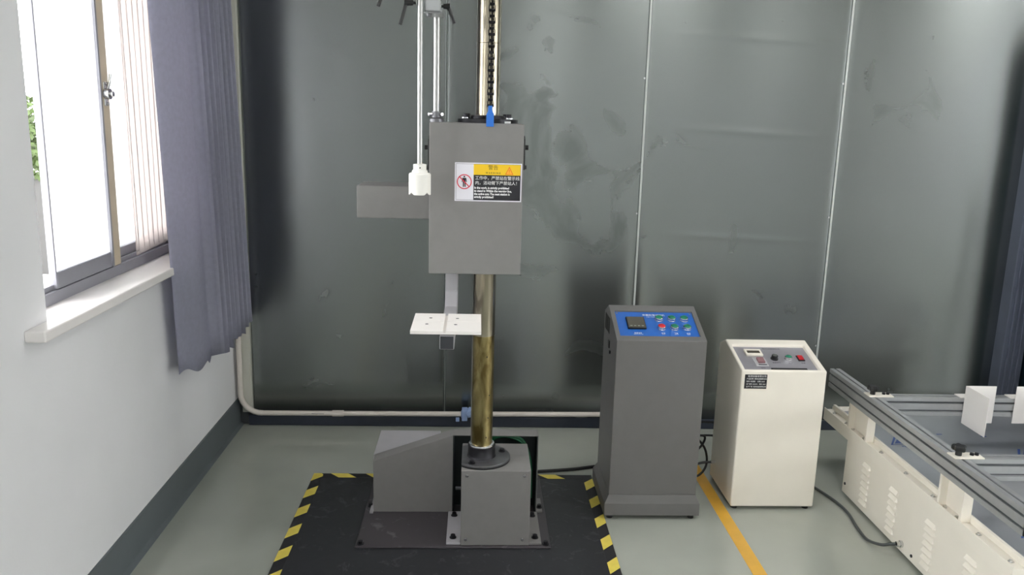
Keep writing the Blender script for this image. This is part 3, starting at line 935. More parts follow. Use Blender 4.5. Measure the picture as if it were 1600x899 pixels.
# folding test arm with its white wing plate
TX, TWD = -0.084, 0.042
ta = obj('support_arm', sweep_square(BM(), [(2.872, 1.03), (2.872, 0.925), (2.800, 0.8715), (2.406, 0.8715)], TWD+0.002, TX), TUBE, dt, bevel=0.003)
obj('weld_bead', box(BM(), TX-0.020, TX+0.020, 2.8475, 2.852, 0.927, 0.934), ROD, ta, bevel=0.0015)
obj('end_cap', box(BM(), TX-0.0200, TX+0.0200, 2.4040, 2.4062, 0.8515, 0.8915), HOLE, ta, bevel=0.0015)
obj('arm_cable', tube(BM(), [(-0.137, 2.86, 1.04), (-0.12, 2.90, 1.012), (-0.085, 2.915, 0.998), (-0.055, 2.90, 1.015), (-0.043, 2.86, 1.04)], 0.0032, 8), CORD, dt, smooth=True)
wp = obj('wing_plate', box(BM(), -0.1945, 0.0195, 2.40, 2.622, 0.8985, 0.903), WHITEM, dt, bevel=0.001)
gx, gy = -0.092, 2.517
for (x0, x1, y0, y1, hx, hy) in ((-0.1945, gx-0.0045, 2.40, gy-0.001, -0.147, 2.481), (-0.1945, gx-0.0045, gy+0.001, 2.622, -0.139, 2.559), (gx+0.0045, 0.0195, 2.40, gy-0.001, -0.058, 2.478), (gx+0.0045, 0.0195, gy+0.001, 2.622, -0.054, 2.556)):
    q = obj('wing_tile', box(BM(), x0, x1, y0, y1, 0.903, 0.9095), WHITEM, wp, bevel=0.0008)
    bm = BM(); cyl(bm, (hx, hy, 0.9092), (hx, hy, 0.9099), 0.0085, 18)
    h1 = obj('countersink', bm, WHITEM, q)
    bm = BM(); cyl(bm, (hx-0.002, hy, 0.9097), (hx-0.002, hy, 0.9102), 0.0052, 14)
    obj('screw_hole', bm, HOLE, q)

# striker rods and clamp
rd = obj('striker_rod', cyl(BM(), (-0.180, 2.60, 1.385), (-0.180, 2.60, 2.15), 0.0085, 20), ROD, dt, smooth=True)
bm = BM()
n = 48
prof = [(0.0345, 1.362), (0.031, 1.366), (0.0255, 1.3665), (0.0235, 1.3745), (0.0205, 1.375), (0.0205, 1.393), (0.012, 1.3945)]
rings = []
low = []
for i in range(n):
    t = 2*math.pi*i/n
    ph = (i % 12)/12.0
    notch = max(0.0, 1-abs(ph-0.5)*5.5)
    low.append(bm.verts.new((-0.180+0.0345*math.cos(t), 2.60+0.0345*math.sin(t), 1.299+0.008*notch)))
rings.append(low)
for r, z in prof:
    rings.append([bm.verts.new((-0.180+r*math.cos(2*math.pi*i/n), 2.60+r*math.sin(2*math.pi*i/n), z)) for i in range(n)])
for A, B in zip(rings, rings[1:]):
    for i in range(n):
        j = (i+1) % n
        bm.faces.new((A[i], A[j], B[j], B[i]))
bm.faces.new(rings[-1])
cc = bm.verts.new((-0.180, 2.60, 1.31))
for i in range(n):
    bm.faces.new((low[(i+1) % n], low[i], cc))
hm = obj('striker_head', bm, NYLON, dt, smooth=True, label='white nylon striker head with notched lower rim')
obj('set_screw', cyl(BM(), (-0.178, 2.5805, 1.383), (-0.178, 2.578, 1.383), 0.0022, 10), BLACKP, hm)
obj('guide_rod', cyl(BM(), (-0.137, 2.745, 1.53), (-0.137, 2.745, 2.15), 0.0112, 24), ROD, dt, smooth=True)
bm = BM(); lathe(bm, [(0.0235, 1.5222), (0.0235, 1.532), (0.019, 1.536), (0.015, 1.537), (0.015, 1.556)], (-0.137, 2.745, 0), 28)
rb = obj('rod_socket', bm, FLANGE, dt, smooth=True)
for s in (-1, 1):
    obj('socket_screw', cyl(BM(), (-0.137+s*0.013, 2.737, 1.547), (-0.137+s*0.022-0.002, 2.728, 1.547), 0.005, 12), CHROME, rb, smooth=True)
def clamp(z, levers):
    cb = obj('clamp_block', box(BM(), -0.166, -0.121, 2.612, 2.765, z-0.019, z+0.019), ALU, dt, bevel=0.002)
    obj('clamp_base', box(BM(), -0.172, -0.116, 2.640, 2.745, z-0.0235, z-0.0192), ALU, cb, bevel=0.001)
    bm = BM(); cyl(bm, (-0.157, 2.65, z-0.0192), (-0.157, 2.65, z-0.032), 0.010, 14, 0.006)
    obj('clamp_nut', bm, FLANGE, cb, smooth=True)
    for (x0, x1, y, tipx, tipy, tipz) in levers:
        s = 1 if x1 > x0 else -1
        lv = obj('clamp_lever', tube(BM(), [(x1, y, z), ((x1+tipx)/2, (y+tipy)/2, (z+tipz)/2-0.0), (tipx, tipy, tipz)], 0.0056, 10, 6), BLACKP, cb, smooth=True)
        bm = BM(); cyl(bm, (x0, y, z), (x0+(x1-x0)*0.35, y, z), 0.004, 12); cyl(bm, (x0+(x1-x0)*0.35, y, z), (x1+s*0.005, y, z), 0.0075, 14, 0.0095)
        obj('lever_hub', bm, BLACKP, cb, smooth=True)
        obj('lever_washer', cyl(BM(), (x0, y, z), (x0+s*0.002, y, z), 0.012, 16), CHROME, cb, smooth=True)
clamp(1.872, [(-0.190, -0.222, 2.60, -0.240, 2.595, 1.807), (-0.121, -0.098, 2.66, -0.080, 2.65, 1.822)])
clamp(1.952, [(-0.190, -0.272, 2.60, -0.305, 2.595, 1.858), (-0.121, -0.118, 2.63, -0.108, 2.62, 1.892)])

# motor cover behind the pedestal
cv = obj('cover_front', prism(BM(), [(-0.385, 0.0125), (-0.385, 0.224), (-0.077, 0.333), (-0.077, 0.0125)], 3.0, 3.004, 'y'), PAINT, dt, bevel=0.001)
bm = BM()
def sheet_strip(bm, pts, y0, y1, th):
    for (p, q) in zip(pts, pts[1:]):
        dx, dz = q[0]-p[0], q[1]-p[1]; l = math.hypot(dx, dz); nx, nz = dz/l*th, -dx/l*th
        prism(bm, [p, q, (q[0]+nx, q[1]+nz), (p[0]+nx, p[1]+nz)], y0, y1, 'y')
sheet_strip(bm, [(-0.385, 0.0125), (-0.385, 0.224), (-0.077, 0.333), (0.255, 0.333), (0.255, 0.0125)], 3.0042, 3.068, 0.003)
obj('cover_lip', bm, PAINT, cv)
obj('cover_liner', prism(BM(), [(-0.380, 0.0125), (-0.380, 0.220), (-0.077, 0.3295), (0.251, 0.3295), (0.251, 0.0125)], 3.060, 3.066, 'y'), DARKIN, cv)
obj('liner_side', box(BM(), 0.2485, 0.2515, 3.003, 3.060, 0.0125, 0.329), DARKIN, cv)
obj('liner_divider', box(BM(), -0.0765, -0.0735, 3.005, 3.060, 0.0125, 0.3295), DARKIN, cv)
for s in (0, 1):
    obj('hose', tube(BM(), [(0.06, 3.04, 0.290+0.012*s), (0.10, 3.035, 0.316+0.004*s), (0.15, 3.035, 0.314+0.006*s), (0.20, 3.03, 0.285+0.01*s), (0.228, 3.03, 0.2), (0.232, 3.03, 0.06)], 0.006, 8), GREENH, cv, smooth=True)
obj('cable_gland', cyl(BM(), (-0.066, 3.03, 0.10), (-0.045, 3.03, 0.10), 0.007, 12), FLANGE, cv, smooth=True)
obj('rear_housing', box(BM(), -0.392, -0.138, 3.0685, 3.325, 0.0125, 0.2225), TUBE, dt, bevel=0.002)
ft = obj('cover_foot', box(BM(), -0.399, -0.386, 2.985, 3.11, 0.0125, 0.019), TUBE, cv)
obj('cover_foot', box(BM(), 0.2555, 0.278, 2.995, 3.11, 0.0125, 0.019), PAINT, cv)
bolt(-0.402, 3.045, 0.0125, cv, 0.0075); bolt(0.268, 3.03, 0.019, cv, 0.0085)

# ================================================================== CONSOLE CABINETS
class Console:
    def __init__(s, x0, x1, y0, z0, y1, z1):
        s.x0, s.x1 = x0, x1
        s.o = Vector((x0, y0, z0))
        v = Vector((0, y1-y0, z1-z0)); s.L = v.length; s.S = v.normalized()
        s.N = Vector((1, 0, 0)).cross(s.S)
    def p(s, u, v, h=0.0):
        return s.o+Vector((u, 0, 0))+s.S*v+s.N*h
    def M(s, u, v, h=0.0):
        return frame(s.p(u, v, h), (1, 0, 0), s.S)
def console_body(c, prof_back, zb, rect, depth, xb=None):
    """shell: front, slope with a rectangular recess, chamfered back, sides, bottom; prof_back=(y,z) after the slope"""
    bm = BM()
    W = c.x1-c.x0
    y0, z0 = c.o.y, c.o.z
    top = c.p(0, c.L)
    prof = [(y0, zb), (y0, z0), (top.y, top.z)] + prof_back
    Lf = [bm.verts.new((c.x0, y, z)) for y, z in prof]
    Rt = [bm.verts.new((c.x1, y, z)) for y, z in prof]
    bm.faces.new(Lf); bm.faces.new(list(reversed(Rt)))
    n = len(prof)
    for i in range(n):
        if i == 1: continue
        j = (i+1) % n
        bm.faces.new((Lf[i], Rt[i], Rt[j], Lf[j]))
    u0, u1, s0, s1 = rect
    out = [Lf[1], Rt[1], Rt[2], Lf[2]]
    top_in = [bm.verts.new(c.p(u, v)) for u, v in ((u0, s0), (u1, s0), (u1, s1), (u0, s1))]
    bot_in = [bm.verts.new(c.p(u, v, -depth)) for u, v in ((u0, s0), (u1, s0), (u1, s1), (u0, s1))]
    for i in range(4):
        j = (i+1) % 4
        bm.faces.new((out[i], out[j], top_in[j], top_in[i]))
        bm.faces.new((top_in[i], top_in[j], bot_in[j], bot_in[i]))
    bm.faces.new(bot_in)
    return bm
def cbox(c, u0, u1, v0, v1, h0, h1):
    bm = box(BM(), u0, u1, v0, v1, h0, h1)
    return bm
def push_button(c, u, v, h, capm, parent, r=0.0162):
    M = c.M(u, v, h)
    bm = BM(); lathe(bm, [(r*1.06, 0), (r*1.06, 0.003), (r, 0.004), (r*0.97, 0.0115), (r*0.86, 0.013), (r*0.80, 0.012)], n=28)
    b = obj('push_button', bm, CHROME, parent, smooth=True, M=M)
    bm = BM(); lathe(bm, [(r*0.80, 0.0105), (r*0.80, 0.0135), (r*0.66, 0.0155), (r*0.3, 0.0162)], n=28)
    obj('button_cap', bm, capm, b, smooth=True, M=M)

# ---- grey control cabinet
gc = thing('control_cabinet', 'grey sloped control cabinet with a blue panel and six push buttons', 'control cabinet', (0.71, 3.1, 0))
C1 = Console(0.535, 0.88, 2.975, 0.73, 3.2, 0.815)
R1 = (0.018, 0.3265, 0.031, 0.199)
cb1 = obj('body', console_body(C1, [(3.285, 0.775), (3.285, 0.103)], 0.103, R1, 0.007), CABG, gc, bevel=0.0022)
bm = BM()
lv = [(0.535, 0.88, 2.975, 3.285, 0.1025), (0.519, 0.897, 2.966, 3.305, 0.068), (0.519, 0.897, 2.966, 3.305, 0.018)]
rings = [[bm.verts.new(p) for p in ((a, c_, z), (b, c_, z), (b, d, z), (a, d, z))] for a, b, c_, d, z in lv]
for A, B in zip(rings, rings[1:]):
    for i in range(4):
        bm.faces.new((A[i], A[(i+1) % 4], B[(i+1) % 4], B[i]))
bm.faces.new(rings[0]); bm.faces.new(list(reversed(rings[-1])))
obj('plinth', bm, CABG, gc, bevel=0.0015)
for x in (0.545, 0.87):
    for y in (2.99, 3.28):
        obj('foot', cyl(BM(), (x, y, 0.0), (x, y, 0.0178), 0.012, 16), BLACKP, gc, smooth=True)
pn = obj('control_panel', cbox(C1, R1[0]+0.001, R1[1]-0.001, R1[2]+0.001, R1[3]-0.001, -0.0069, -0.0052), BLUE, gc, M=C1.M(0, 0), label='blue printed control panel')
H = -0.0052
for (u, v) in ((0.026, 0.189), (0.318, 0.189)):
    bm = BM(); lathe(bm, [(0.0038, 0), (0.0034, 0.0015), (0.001, 0.002)], n=14)
    obj('panel_screw', bm, CHROME, pn, smooth=True, M=C1.M(u, v, H))
ds = obj('display', cbox(C1, 0.055, 0.127, 0.080, 0.156, H, H+0.008), BLACKP, pn, M=C1.M(0, 0), bevel=0.0015)
obj('display_glass', cbox(C1, 0.0585, 0.1235, 0.0835, 0.1525, H+0.008, H+0.0086), LCD, ds, M=C1.M(0, 0))
for i in range(4):
    obj('display_key', cbox(C1, 0.0645+0.0148*i, 0.0735+0.0148*i, 0.0895, 0.0955, H+0.0086, H+0.0094), LCDF, ds, M=C1.M(0, 0))
for k, u in enumerate((0.186, 0.2362, 0.286)):
    push_button(C1, u, 0.148, H, GREENB, pn)
    push_button(C1, u+0.0005, 0.089, H, REDB if k == 0 else GREENB, pn)
text('lettering', '单翼跌落试验机', 0.0128, C1.M(0.170, 0.1775, H+0.0002), WPRINT, pn, 'CENTER')
text('lettering', 'Single Wing Drop Tester', 0.0058, C1.M(0.170, 0.1655, H+0.0002), WPRINT, pn, 'CENTER')
text('lettering', '高度设定', 0.0075, C1.M(0.0905, 0.0560, H+0.0002), WPRINT, pn, 'CENTER')
text('lettering', 'HEIGHT SETTING', 0.0048, C1.M(0.0905, 0.0485, H+0.0002), WPRINT, pn, 'CENTER')
for u, s in ((0.188, '急停'), (0.238, '下降'), (0.286, '跌落')):
    text('lettering', s, 0.0075, C1.M(u, 0.0560, H+0.0002), WPRINT, pn, 'CENTER')
for u, s in ((0.188, 'STOP'), (0.238, 'DOWN'), (0.286, 'DROP')):
    text('lettering', s, 0.0046, C1.M(u, 0.0490, H+0.0002), WPRINT, pn, 'CENTER')
# vent slots and a lock on the left side
for i in range(5):
    y = 3.150+0.0235*i
    obj('vent_slot', box(BM(), 0.5335, 0.5352, y, y+0.010, 0.708, 0.772), BLACKP, cb1)
obj('side_socket', box(BM(), 0.531, 0.5352, 3.125, 3.150, 0.655, 0.685), BLACKP, cb1, bevel=0.001)
obj('side_lever', box(BM(), 0.529, 0.5352, 3.098, 3.112, 0.640, 0.652), BLACKM, cb1, bevel=0.001)

# ---- white control cabinet
wc = thing('control_cabinet', 'ivory white control cabinet with a small black nameplate and silver panel', 'control cabinet', (1.22, 3.2, 0))
C2 = Console(1.050, 1.391, 3.055, 0.592, 3.293, 0.6532)
R2 = (0.016, 0.316, 0.012, 0.203)
cb2 = obj('body', console_body(C2, [(3.365, 0.622), (3.365, 0.014)], 0.014, R2, 0.012), IVORY, wc, bevel=0.006, seg=3)
for x in (1.072, 1.368):
    for y in (3.08, 3.34):
        obj('foot', cyl(BM(), (x, y, 0.0), (x, y, 0.0138), 0.013, 16), BLACKP, wc, smooth=True)
H = -0.0100
p2 = obj('control_panel', cbox(C2, R2[0]+0.001, R2[1]-0.001, R2[2]+0.001, R2[3]-0.001, -0.0118, H), SILVERP, wc, M=C2.M(0, 0), label='silver grey printed control panel')
me_ = obj('meter', cbox(C2, 0.054, 0.124, 0.124, 0.171, H, H+0.009), IVORY, p2, M=C2.M(0, 0), bevel=0.002)
obj('meter_display', cbox(C2, 0.063, 0.115, 0.138, 0.157, H+0.009, H+0.0095), LCD, me_, M=C2.M(0, 0))
rk = obj('breaker_guard', cbox(C2, 0.073, 0.123, 0.046, 0.112, H, H+0.006), CLEARP, p2, M=C2.M(0, 0), bevel=0.002)
obj('breaker_switch', cbox(C2, 0.085, 0.113, 0.062, 0.098, H+0.006, H+0.015), PINKSW, rk, M=C2.M(0, 0), bevel=0.002)
obj('breaker_slot', cbox(C2, 0.083, 0.117, 0.050, 0.056, H+0.006, H+0.0068), BLACKP, rk, M=C2.M(0, 0))
M = C2.M(0.165, 0.108, H)
bm = BM(); lathe(bm, [(0.0155, 0), (0.0155, 0.003), (0.0135, 0.004), (0.0125, 0.016), (0.0105, 0.018)], n=28)
kb = obj('dial_knob', bm, BLACKP, p2, smooth=True, M=M)
bm = BM(); lathe(bm, [(0.0085, 0.018), (0.0085, 0.019), (0.004, 0.0193)], n=24)
obj('knob_cap', bm, CHROME, kb, smooth=True, M=M)
push_button(C2, 0.222, 0.108, H, GREENB, p2, 0.0150)
rr_ = obj('rocker_switch', cbox(C2, 0.260, 0.287, 0.092, 0.132, H, H+0.004), BLACKP, p2, M=C2.M(0, 0), bevel=0.001)
obj('rocker', cbox(C2, 0.2635, 0.2835, 0.096, 0.128, H+0.004, H+0.0075), REDB, rr_, M=C2.M(0, 0), bevel=0.001)
obj('cable_strip', cbox(C2, 0.126, 0.270, 0.014, 0.030, H, H+0.006), BLACKP, p2, M=C2.M(0, 0), bevel=0.001)
text('lettering', '模拟运输振动台', 0.011, C2.M(0.176, 0.187, H+0.0002), GPRINT, p2, 'CENTER')
for u, v, s in ((0.165, 0.078, '速度调节'), (0.222, 0.078, '启动'), (0.274, 0.078, '电源'), (0.098, 0.036, '定时')):
    text('lettering', s, 0.0085, C2.M(u, v, H+0.0002), GPRINT, p2, 'CENTER')
npx0, npx1, npz0, npz1 = 1.0635, 1.1525, 0.518, 0.5765
yf2 = 3.055
npl = obj('nameplate', box(BM(), npx0, npx1, yf2-0.0012, yf2, npz0, npz1), KPRINT, cb2, bevel=0.0004, label='black nameplate with white lettering')
for i, (s, k_) in enumerate((('检测设备有限公司', 0.0092), ('产品名称: 模拟运输振动台', 0.0070), ('型号: 标准型    日期: 2023', 0.0066), ('出厂编号: 2023001   电压: 220V', 0.0058), ('生产厂家: 检测设备有限公司', 0.0064))):
    text('lettering', s, k_, frame((npx0+(0.012 if i == 0 else 0.007), yf2-0.0014, 0.5690-0.0107*i), (1, 0, 0), (0, 0, 1)), WPRINT, npl)
obj('side_gland', cyl(BM(), (1.050, 3.30, 0.10), (1.032, 3.30, 0.10), 0.008, 12), CHROME, wc, smooth=True)

# ================================================================== VIBRATION TABLE
vt = thing('vibration_table', 'white vibration table machine with aluminium rails and louvred side panel', 'machine', (2.08, 2.7, 0))
VX0, VX1, VY0, VY1 = 1.57, 2.62, 2.108, 3.20
bd = obj('base_body', box(BM(), VX0+0.004, VX1-0.004, VY0+0.004, VY1, 0.018, 0.2495), IVORY, vt, bevel=0.003)
for x in (VX0+0.05, VX1-0.05):
    for y in (VY0+0.08, VY1-0.08):
        obj('foot', cyl(BM(), (x, y, 0.0), (x, y, 0.018), 0.02, 16), BLACKP, vt, smooth=True)
# edge channels (U profile lying open side up)
def channel(x0, s):
    prof = [(x0, 0.25), (x0, 0.305), (x0+s*0.004, 0.305), (x0+s*0.004, 0.297), (x0+s*0.040, 0.297), (x0+s*0.040, 0.318), (x0+s*0.052, 0.318), (x0+s*0.052, 0.25)]
    return obj('edge_channel', prism(BM(), prof, VY0, 3.44, 'y'), IVORY, vt, bevel=0.001)
cA = channel(VX0, 1)
cB = channel(VX1, -1)
for y in (2.15, 2.31, 2.575, 2.76, 2.95, 3.26, 3.38):
    for x, cc_ in ((VX0+0.022, cA),):
        bm = BM(); cyl(bm, (x, y, 0.297), (x, y, 0.2985), 0.009, 14); cyl(bm, (x, y, 0.2985), (x, y, 0.303), 0.0055, 12)
        obj('channel_bolt', bm, CHROME, cc_, smooth=True)
tb = obj('table_top', box(BM(), VX0+0.053, VX1-0.053, VY0+0.002, 3.46, 0.262, 0.280), FILM, vt, label='steel table sheet under grey blue protective film')
obj('table_edge', box(BM(), VX0+0.053, VX1-0.053, 3.461, 3.475, 0.25, 0.296), IVORY, vt)
# film print: triangle logos and a small line of lettering
def film_logo(x, y, k):
    def Q(pts): return [(x+a*k, y+b*k) for a, b in pts]
    lg = obj('film_logo', prism(BM(), Q([(0, 0), (0.05, 0.010), (0.10, 0.018), (0.155, 0.022), (0.150, 0.10), (0.135, 0.19)]), 0.2802, 0.2805, 'z'), BLOGO, tb)
    bm = BM()
    prism(bm, Q([(-0.024, -0.016), (-0.012, -0.010), (0.122, 0.196), (0.112, 0.200)]), 0.2802, 0.2804, 'z')
    prism(bm, Q([(-0.024, -0.016), (0.04, -0.004), (0.10, 0.004), (0.158, 0.007), (0.158, 0.011), (0.10, 0.008), (0.04, 0.000), (-0.012, -0.010)]), 0.2802, 0.2804, 'z')
    obj('logo_outline', bm, BLOGO, lg)
    text('lettering', 'PE FILM', 0.020*k, frame((x+0.015*k, y-0.030*k, 0.2803), (1, -0.1, 0), (0.1, 1, 0)), BLOGO, lg)
film_logo(1.716, 3.085, 1.0)
film_logo(1.762, 2.335, 1.0)
film_logo(2.10, 2.86, 0.9)
for (x, y) in ((1.96, 3.19), (2.14, 3.17), (2.05, 2.60), (1.75, 2.62)):
    bm = BM(); box(bm, x-0.012, x+0.012, y-0.004, y+0.004, 0.2802, 0.2805)
    obj('film_mark', bm, BLOGO, tb)
# posts
def post(y0, y1, x, s):
    bm = BM()
    prism(bm, [(x, y0), (x, y0+0.012), (x+s*0.026, y0+0.012), (x+s*0.026, y1-0.012), (x, y1-0.012), (x, y1), (x+s*0.034, y1), (x+s*0.034, y0)], 0.2975, 0.4195, 'z')
    return obj('rail_post', bm, IVORY, vt, bevel=0.001)
RX0, RX1 = 1.556, 1.600
for (a, b) in ((3.05, 3.22), (2.385, 2.525)):
    pA = post(a, b, VX0+0.005, 1)
    for y in (a+0.035, b-0.035):
        bm = BM(); cyl(bm, (VX0+0.015, y, 0.2975), (VX0+0.015, y, 0.304), 0.007, 12)
        obj('post_bolt', bm, CHROME, pA, smooth=True)
    post(a, b, VX1-0.005, -1)
# slotted aluminium rails
def rail(x0, x1, y0, y1, z0, z1, along):
    """80 mm high slotted extrusion: body with grooves on sides and top"""
    if along == 'y':
        w0, w1 = x0, x1
    else:
        w0, w1 = y0, y1
    h = z1-z0; g = 0.0045; d = 0.006
    def side(zc): return (zc-g, zc+g)
    zs = [z0+h*0.27, z0+h*0.73]
    pts = [(w0, z0)]
    for zc in zs:
        a, b = side(zc); pts += [(w0, a), (w0+d, a), (w0+d, b), (w0, b)]
    wm = (w0+w1)/2
    pts += [(w0, z1), (wm-g, z1), (wm-g, z1-d), (wm+g, z1-d), (wm+g, z1), (w1, z1)]
    for zc in reversed(zs):
        a, b = side(zc); pts += [(w1, b), (w1-d, b), (w1-d, a), (w1, a)]
    pts += [(w1, z0)]
    if along == 'y':
        return obj('rail', prism(BM(), pts, y0, y1, 'y'), ALU, vt)
    return obj('rail', prism(BM(), pts, x0, x1, 'x'), ALU, vt)
RZ0, RZ1 = 0.42, 0.50
sr = rail(RX0, RX1, 2.075, 3.395, RZ0, RZ1, 'y')
for (a, b, c_, d) in ((RX0+0.0035, RX0+0.0062, RZ0+0.0173, RZ0+0.0258), (RX0+0.0035, RX0+0.0062, RZ0+0.0542, RZ0+0.0628)):
    obj('slot_floor', box(BM(), a+0.0015, b, 2.08, 3.39, c_, d), ALUD, sr)
obj('slot_floor', box(BM(), 1.5735, 1.5825, 2.08, 3.39, RZ1-0.0061, RZ1-0.0045), ALUD, sr)
obj('end_cap', box(BM(), RX0+0.001, RX1-0.001, 2.071, 2.0748, RZ0+0.001, RZ1-0.001), BLACKP, sr)
rail(VX1-0.03, VX1+0.014, 2.075, 3.395, RZ0, RZ1, 'y')
def star_knob(x, y, z, parent):
    bm = BM(); cyl(bm, (x, y, z), (x, y, z+0.016), 0.010, 14)
    n = 30
    rings = []
    for (zz, k) in ((0.016, 0.85), (0.019, 1.0), (0.030, 1.0), (0.034, 0.85)):
        rings.append([bm.verts.new((x+(0.0195+0.0035*math.cos(5*2*math.pi*i/n))*k*math.cos(2*math.pi*i/n), y+(0.0195+0.0035*math.cos(5*2*math.pi*i/n))*k*math.sin(2*math.pi*i/n), z+zz)) for i in range(n)])
    for A, B in zip(rings, rings[1:]):
        for i in range(n):
            bm.faces.new((A[i], A[(i+1) % n], B[(i+1) % n], B[i]))
    bm.faces.new(list(reversed(rings[0]))); bm.faces.new(rings[-1])
    obj('star_knob', bm, BLACKP, parent, smooth=True)
for (ya, yb) in ((3.022, 3.064), (2.427, 2.467)):
    rA = rail(RX1+0.001, VX1-0.031, ya, yb, RZ0+0.005, RZ1, 'x')
    obj('slot_floor', box(BM(), RX1+0.004, VX1-0.035, ya+0.0046, ya+0.0062, RZ0+0.023, RZ0+0.031), ALUD, rA)
    obj('slot_floor', box(BM(), RX1+0.004, VX1-0.035, ya+0.0046, ya+0.0062, RZ0+0.0557, RZ0+0.064), ALUD, rA)
    obj('slot_floor', box(BM(), RX1+0.004, VX1-0.035, (ya+yb)/2-0.0044, (ya+yb)/2+0.0044, RZ1-0.0061, RZ1-0.0045), ALUD, rA)
    jp = obj('joint_plate', box(BM(), 1.553, 1.652, ya-0.004, yb+0.004, RZ1+0.0002, RZ1+0.005), IVORY, vt, bevel=0.001)
    star_knob(1.577, (ya+yb)/2, RZ1+0.005, jp)
    for x in (1.622, 1.638):
        bm = BM(); cyl(bm, (x, (ya+yb)/2, RZ1+0.005), (x, (ya+yb)/2, RZ1+0.012), 0.0066, 14)
        obj('plate_bolt', bm, BLACKM, jp, smooth=True)
# stop angles on the far cross rail
def stop_angle(xa, xb, corner):
    y1, y0, z0, z1, t = 3.018, 2.866, 0.398, 0.552, 0.0025
    bm = BM()
    if corner == 'l':
        prism(bm, [(xa, y1), (xb, y1), (xb, y1-t), (xa+t, y1-t), (xa+t, y0), (xa, y0)], z0, z1, 'z')
    else:
        prism(bm, [(xa, y1), (xb, y1), (xb, y0), (xb-t, y0), (xb-t, y1-t), (xa, y1-t)], z0, z1, 'z')
    sg = obj('stop_angle', bm, WHITEM, vt, bevel=0.0006)
    obj('mount_tab', box(BM(), xa-0.016, xa+0.03, 3.019, 3.062, RZ1+0.0003, RZ1+0.0045), WHITEM, sg, bevel=0.001)
stop_angle(1.936, 2.060, 'l')
stop_angle(2.142, 2.268, 'r')
# louvres pressed into the side panel
bm = BM()
lw = 0.062
A = [(0, 0, 0), (0, lw, 0), (0, lw*0.92, 0.016), (0, lw*0.08, 0.016)]
B = [(-0.0075, lw*0.05, 0.002), (-0.0075, lw*0.95, 0.002)]
va = [bm.verts.new(p) for p in A]; vb = [bm.verts.new(p) for p in B]
bm.faces.new((va[0], va[1], vb[1], vb[0])); bm.faces.new((vb[0], vb[1], va[2], va[3]))
bm.faces.new((va[0], vb[0], va[3])); bm.faces.new((va[1], va[2], vb[1]))
bm.faces.new((va[0], va[3], va[2], va[1]))
lv0 = obj('louvre', bm, IVORY, bd)
first = True
for yc in (2.985, 2.765, 2.51, 2.275):
    for k in range(7):
        pos = (VX0+0.0038, yc-0.005, 0.048+0.0262*k)
        if first:
            lv0.location = pos; first = False
        else:
            again(lv0, bd, pos)
for (y, z) in ((3.175, 0.062), (2.625, 0.042), (2.135, 0.235)):
    bm = BM(); cyl(bm, (VX0+0.0045, y, z), (VX0+0.001, y, z), 0.006, 12)
    obj('panel_screw', bm, BLACKM, bd, smooth=True)
bm = BM(); cyl(bm, (VX0+0.004, 2.695, 0.050), (VX0-0.004, 2.695, 0.050), 0.013, 8); cyl(bm, (VX0-0.004, 2.695, 0.050), (VX0-0.018, 2.695, 0.050), 0.0095, 14)
obj('cable_gland', bm, CHROME, vt, smooth=True)

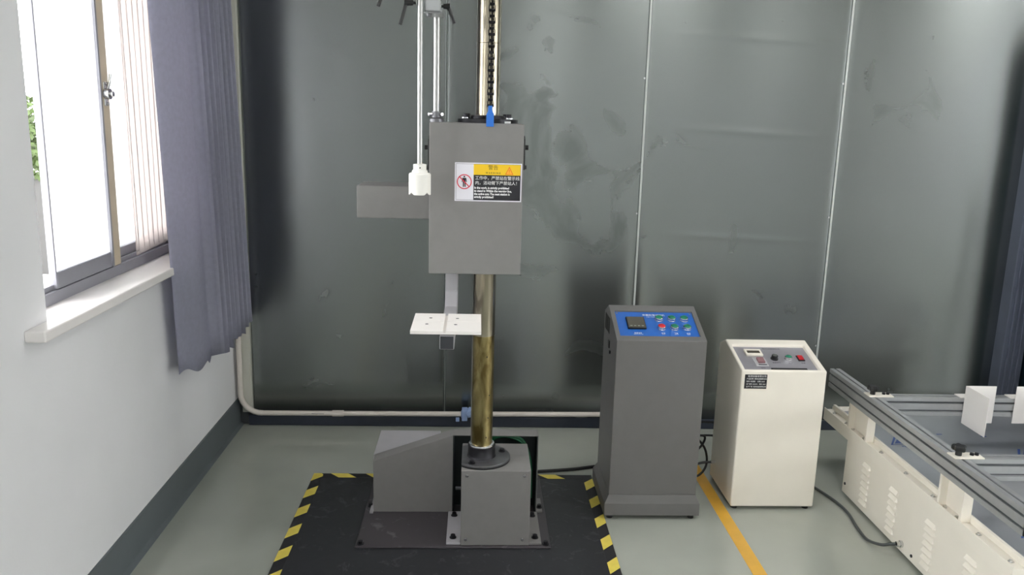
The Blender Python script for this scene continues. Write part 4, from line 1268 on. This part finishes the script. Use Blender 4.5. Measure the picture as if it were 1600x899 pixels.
# ================================================================== CORDS
def cord(label, pts, r, m, name='power_cord', cat='cable'):
    o = obj(name, tube(BM(), pts, r, 8, 8), m, smooth=True)
    return tag(o, label, cat)
cord('thick black cord on the floor from the drop tester to the grey cabinet', [(0.10, 3.345, 0.014), (0.20, 3.372, 0.0125), (0.302, 3.392, 0.009), (0.45, 3.420, 0.008), (0.56, 3.452, 0.008), (0.64, 3.46, 0.008), (0.72, 3.42, 0.010)], 0.0075, CORD)
cord('grey cord curving over the floor into the white machine side', [(1.30, 3.45, 0.007), (1.42, 3.40, 0.007), (1.475, 3.26, 0.007), (1.512, 3.13, 0.007), (1.522, 3.02, 0.007), (1.505, 2.90, 0.007), (1.498, 2.80, 0.010), (1.515, 2.73, 0.028), (1.535, 2.703, 0.045), (1.5505, 2.695, 0.050)], 0.0058, CORDG)
cord('coiled black cord hanging between the two cabinets', [(0.86, 3.33, 0.17), (0.95, 3.335, 0.20), (1.01, 3.34, 0.15), (1.025, 3.34, 0.07), (0.985, 3.33, 0.02), (0.92, 3.33, 0.03), (0.93, 3.325, 0.10), (0.99, 3.32, 0.165), (1.0, 3.32, 0.21), (0.94, 3.32, 0.20), (0.90, 3.32, 0.12), (0.92, 3.31, 0.05), (0.98, 3.305, 0.09), (1.031, 3.30, 0.10)], 0.0052, CORD)
cord('upper straight black cord between the two cabinets', [(0.86, 3.38, 0.245), (0.95, 3.385, 0.252), (1.03, 3.385, 0.25), (1.12, 3.385, 0.245)], 0.0052, CORD)
cord('lower straight black cord between the two cabinets', [(0.86, 3.375, 0.17), (0.95, 3.38, 0.185), (1.03, 3.38, 0.19), (1.12, 3.38, 0.185)], 0.0050, CORD)

# ================================================================== FAR RIGHT
dc = thing('tall_cabinet', 'dark teal tall steel cabinet at the right edge behind the white machine', 'cabinet', (3.2, 3.72, 0))
obj('body', box(BM(), 2.775, 3.60, 3.53, 3.93, 0.04, 2.0), TEAL, dc, bevel=0.004)
obj('plinth', box(BM(), 2.79, 3.585, 3.55, 3.92, 0.0, 0.04), BLACKP, dc)
for x in (2.785, 3.192):
    d_ = obj('door', box(BM(), x, x+0.398, 3.515, 3.5295, 0.06, 1.98), TEAL, dc, bevel=0.002)
    hx = x+0.37 if x < 3 else x+0.02
    obj('handle', box(BM(), hx, hx+0.012, 3.497, 3.515, 0.95, 1.10), CHROME, d_, bevel=0.002)
for k in range(3):
    o = cord(('leftmost', 'middle', 'rightmost')[k]+' of three thin grey cables hanging at the right edge of the view', [(2.715+0.018*k, 3.48, 1.25), (2.705+0.017*k, 3.475, 0.9), (2.69+0.016*k, 3.47, 0.55), (2.675+0.016*k, 3.45, 0.2), (2.68+0.016*k, 3.43, 0.006)], 0.0035, mat('pale_grey_cable', srgb(150, 156, 156), 0.5), 'hanging_cable')
    o['group'] = 'thin hanging cables'
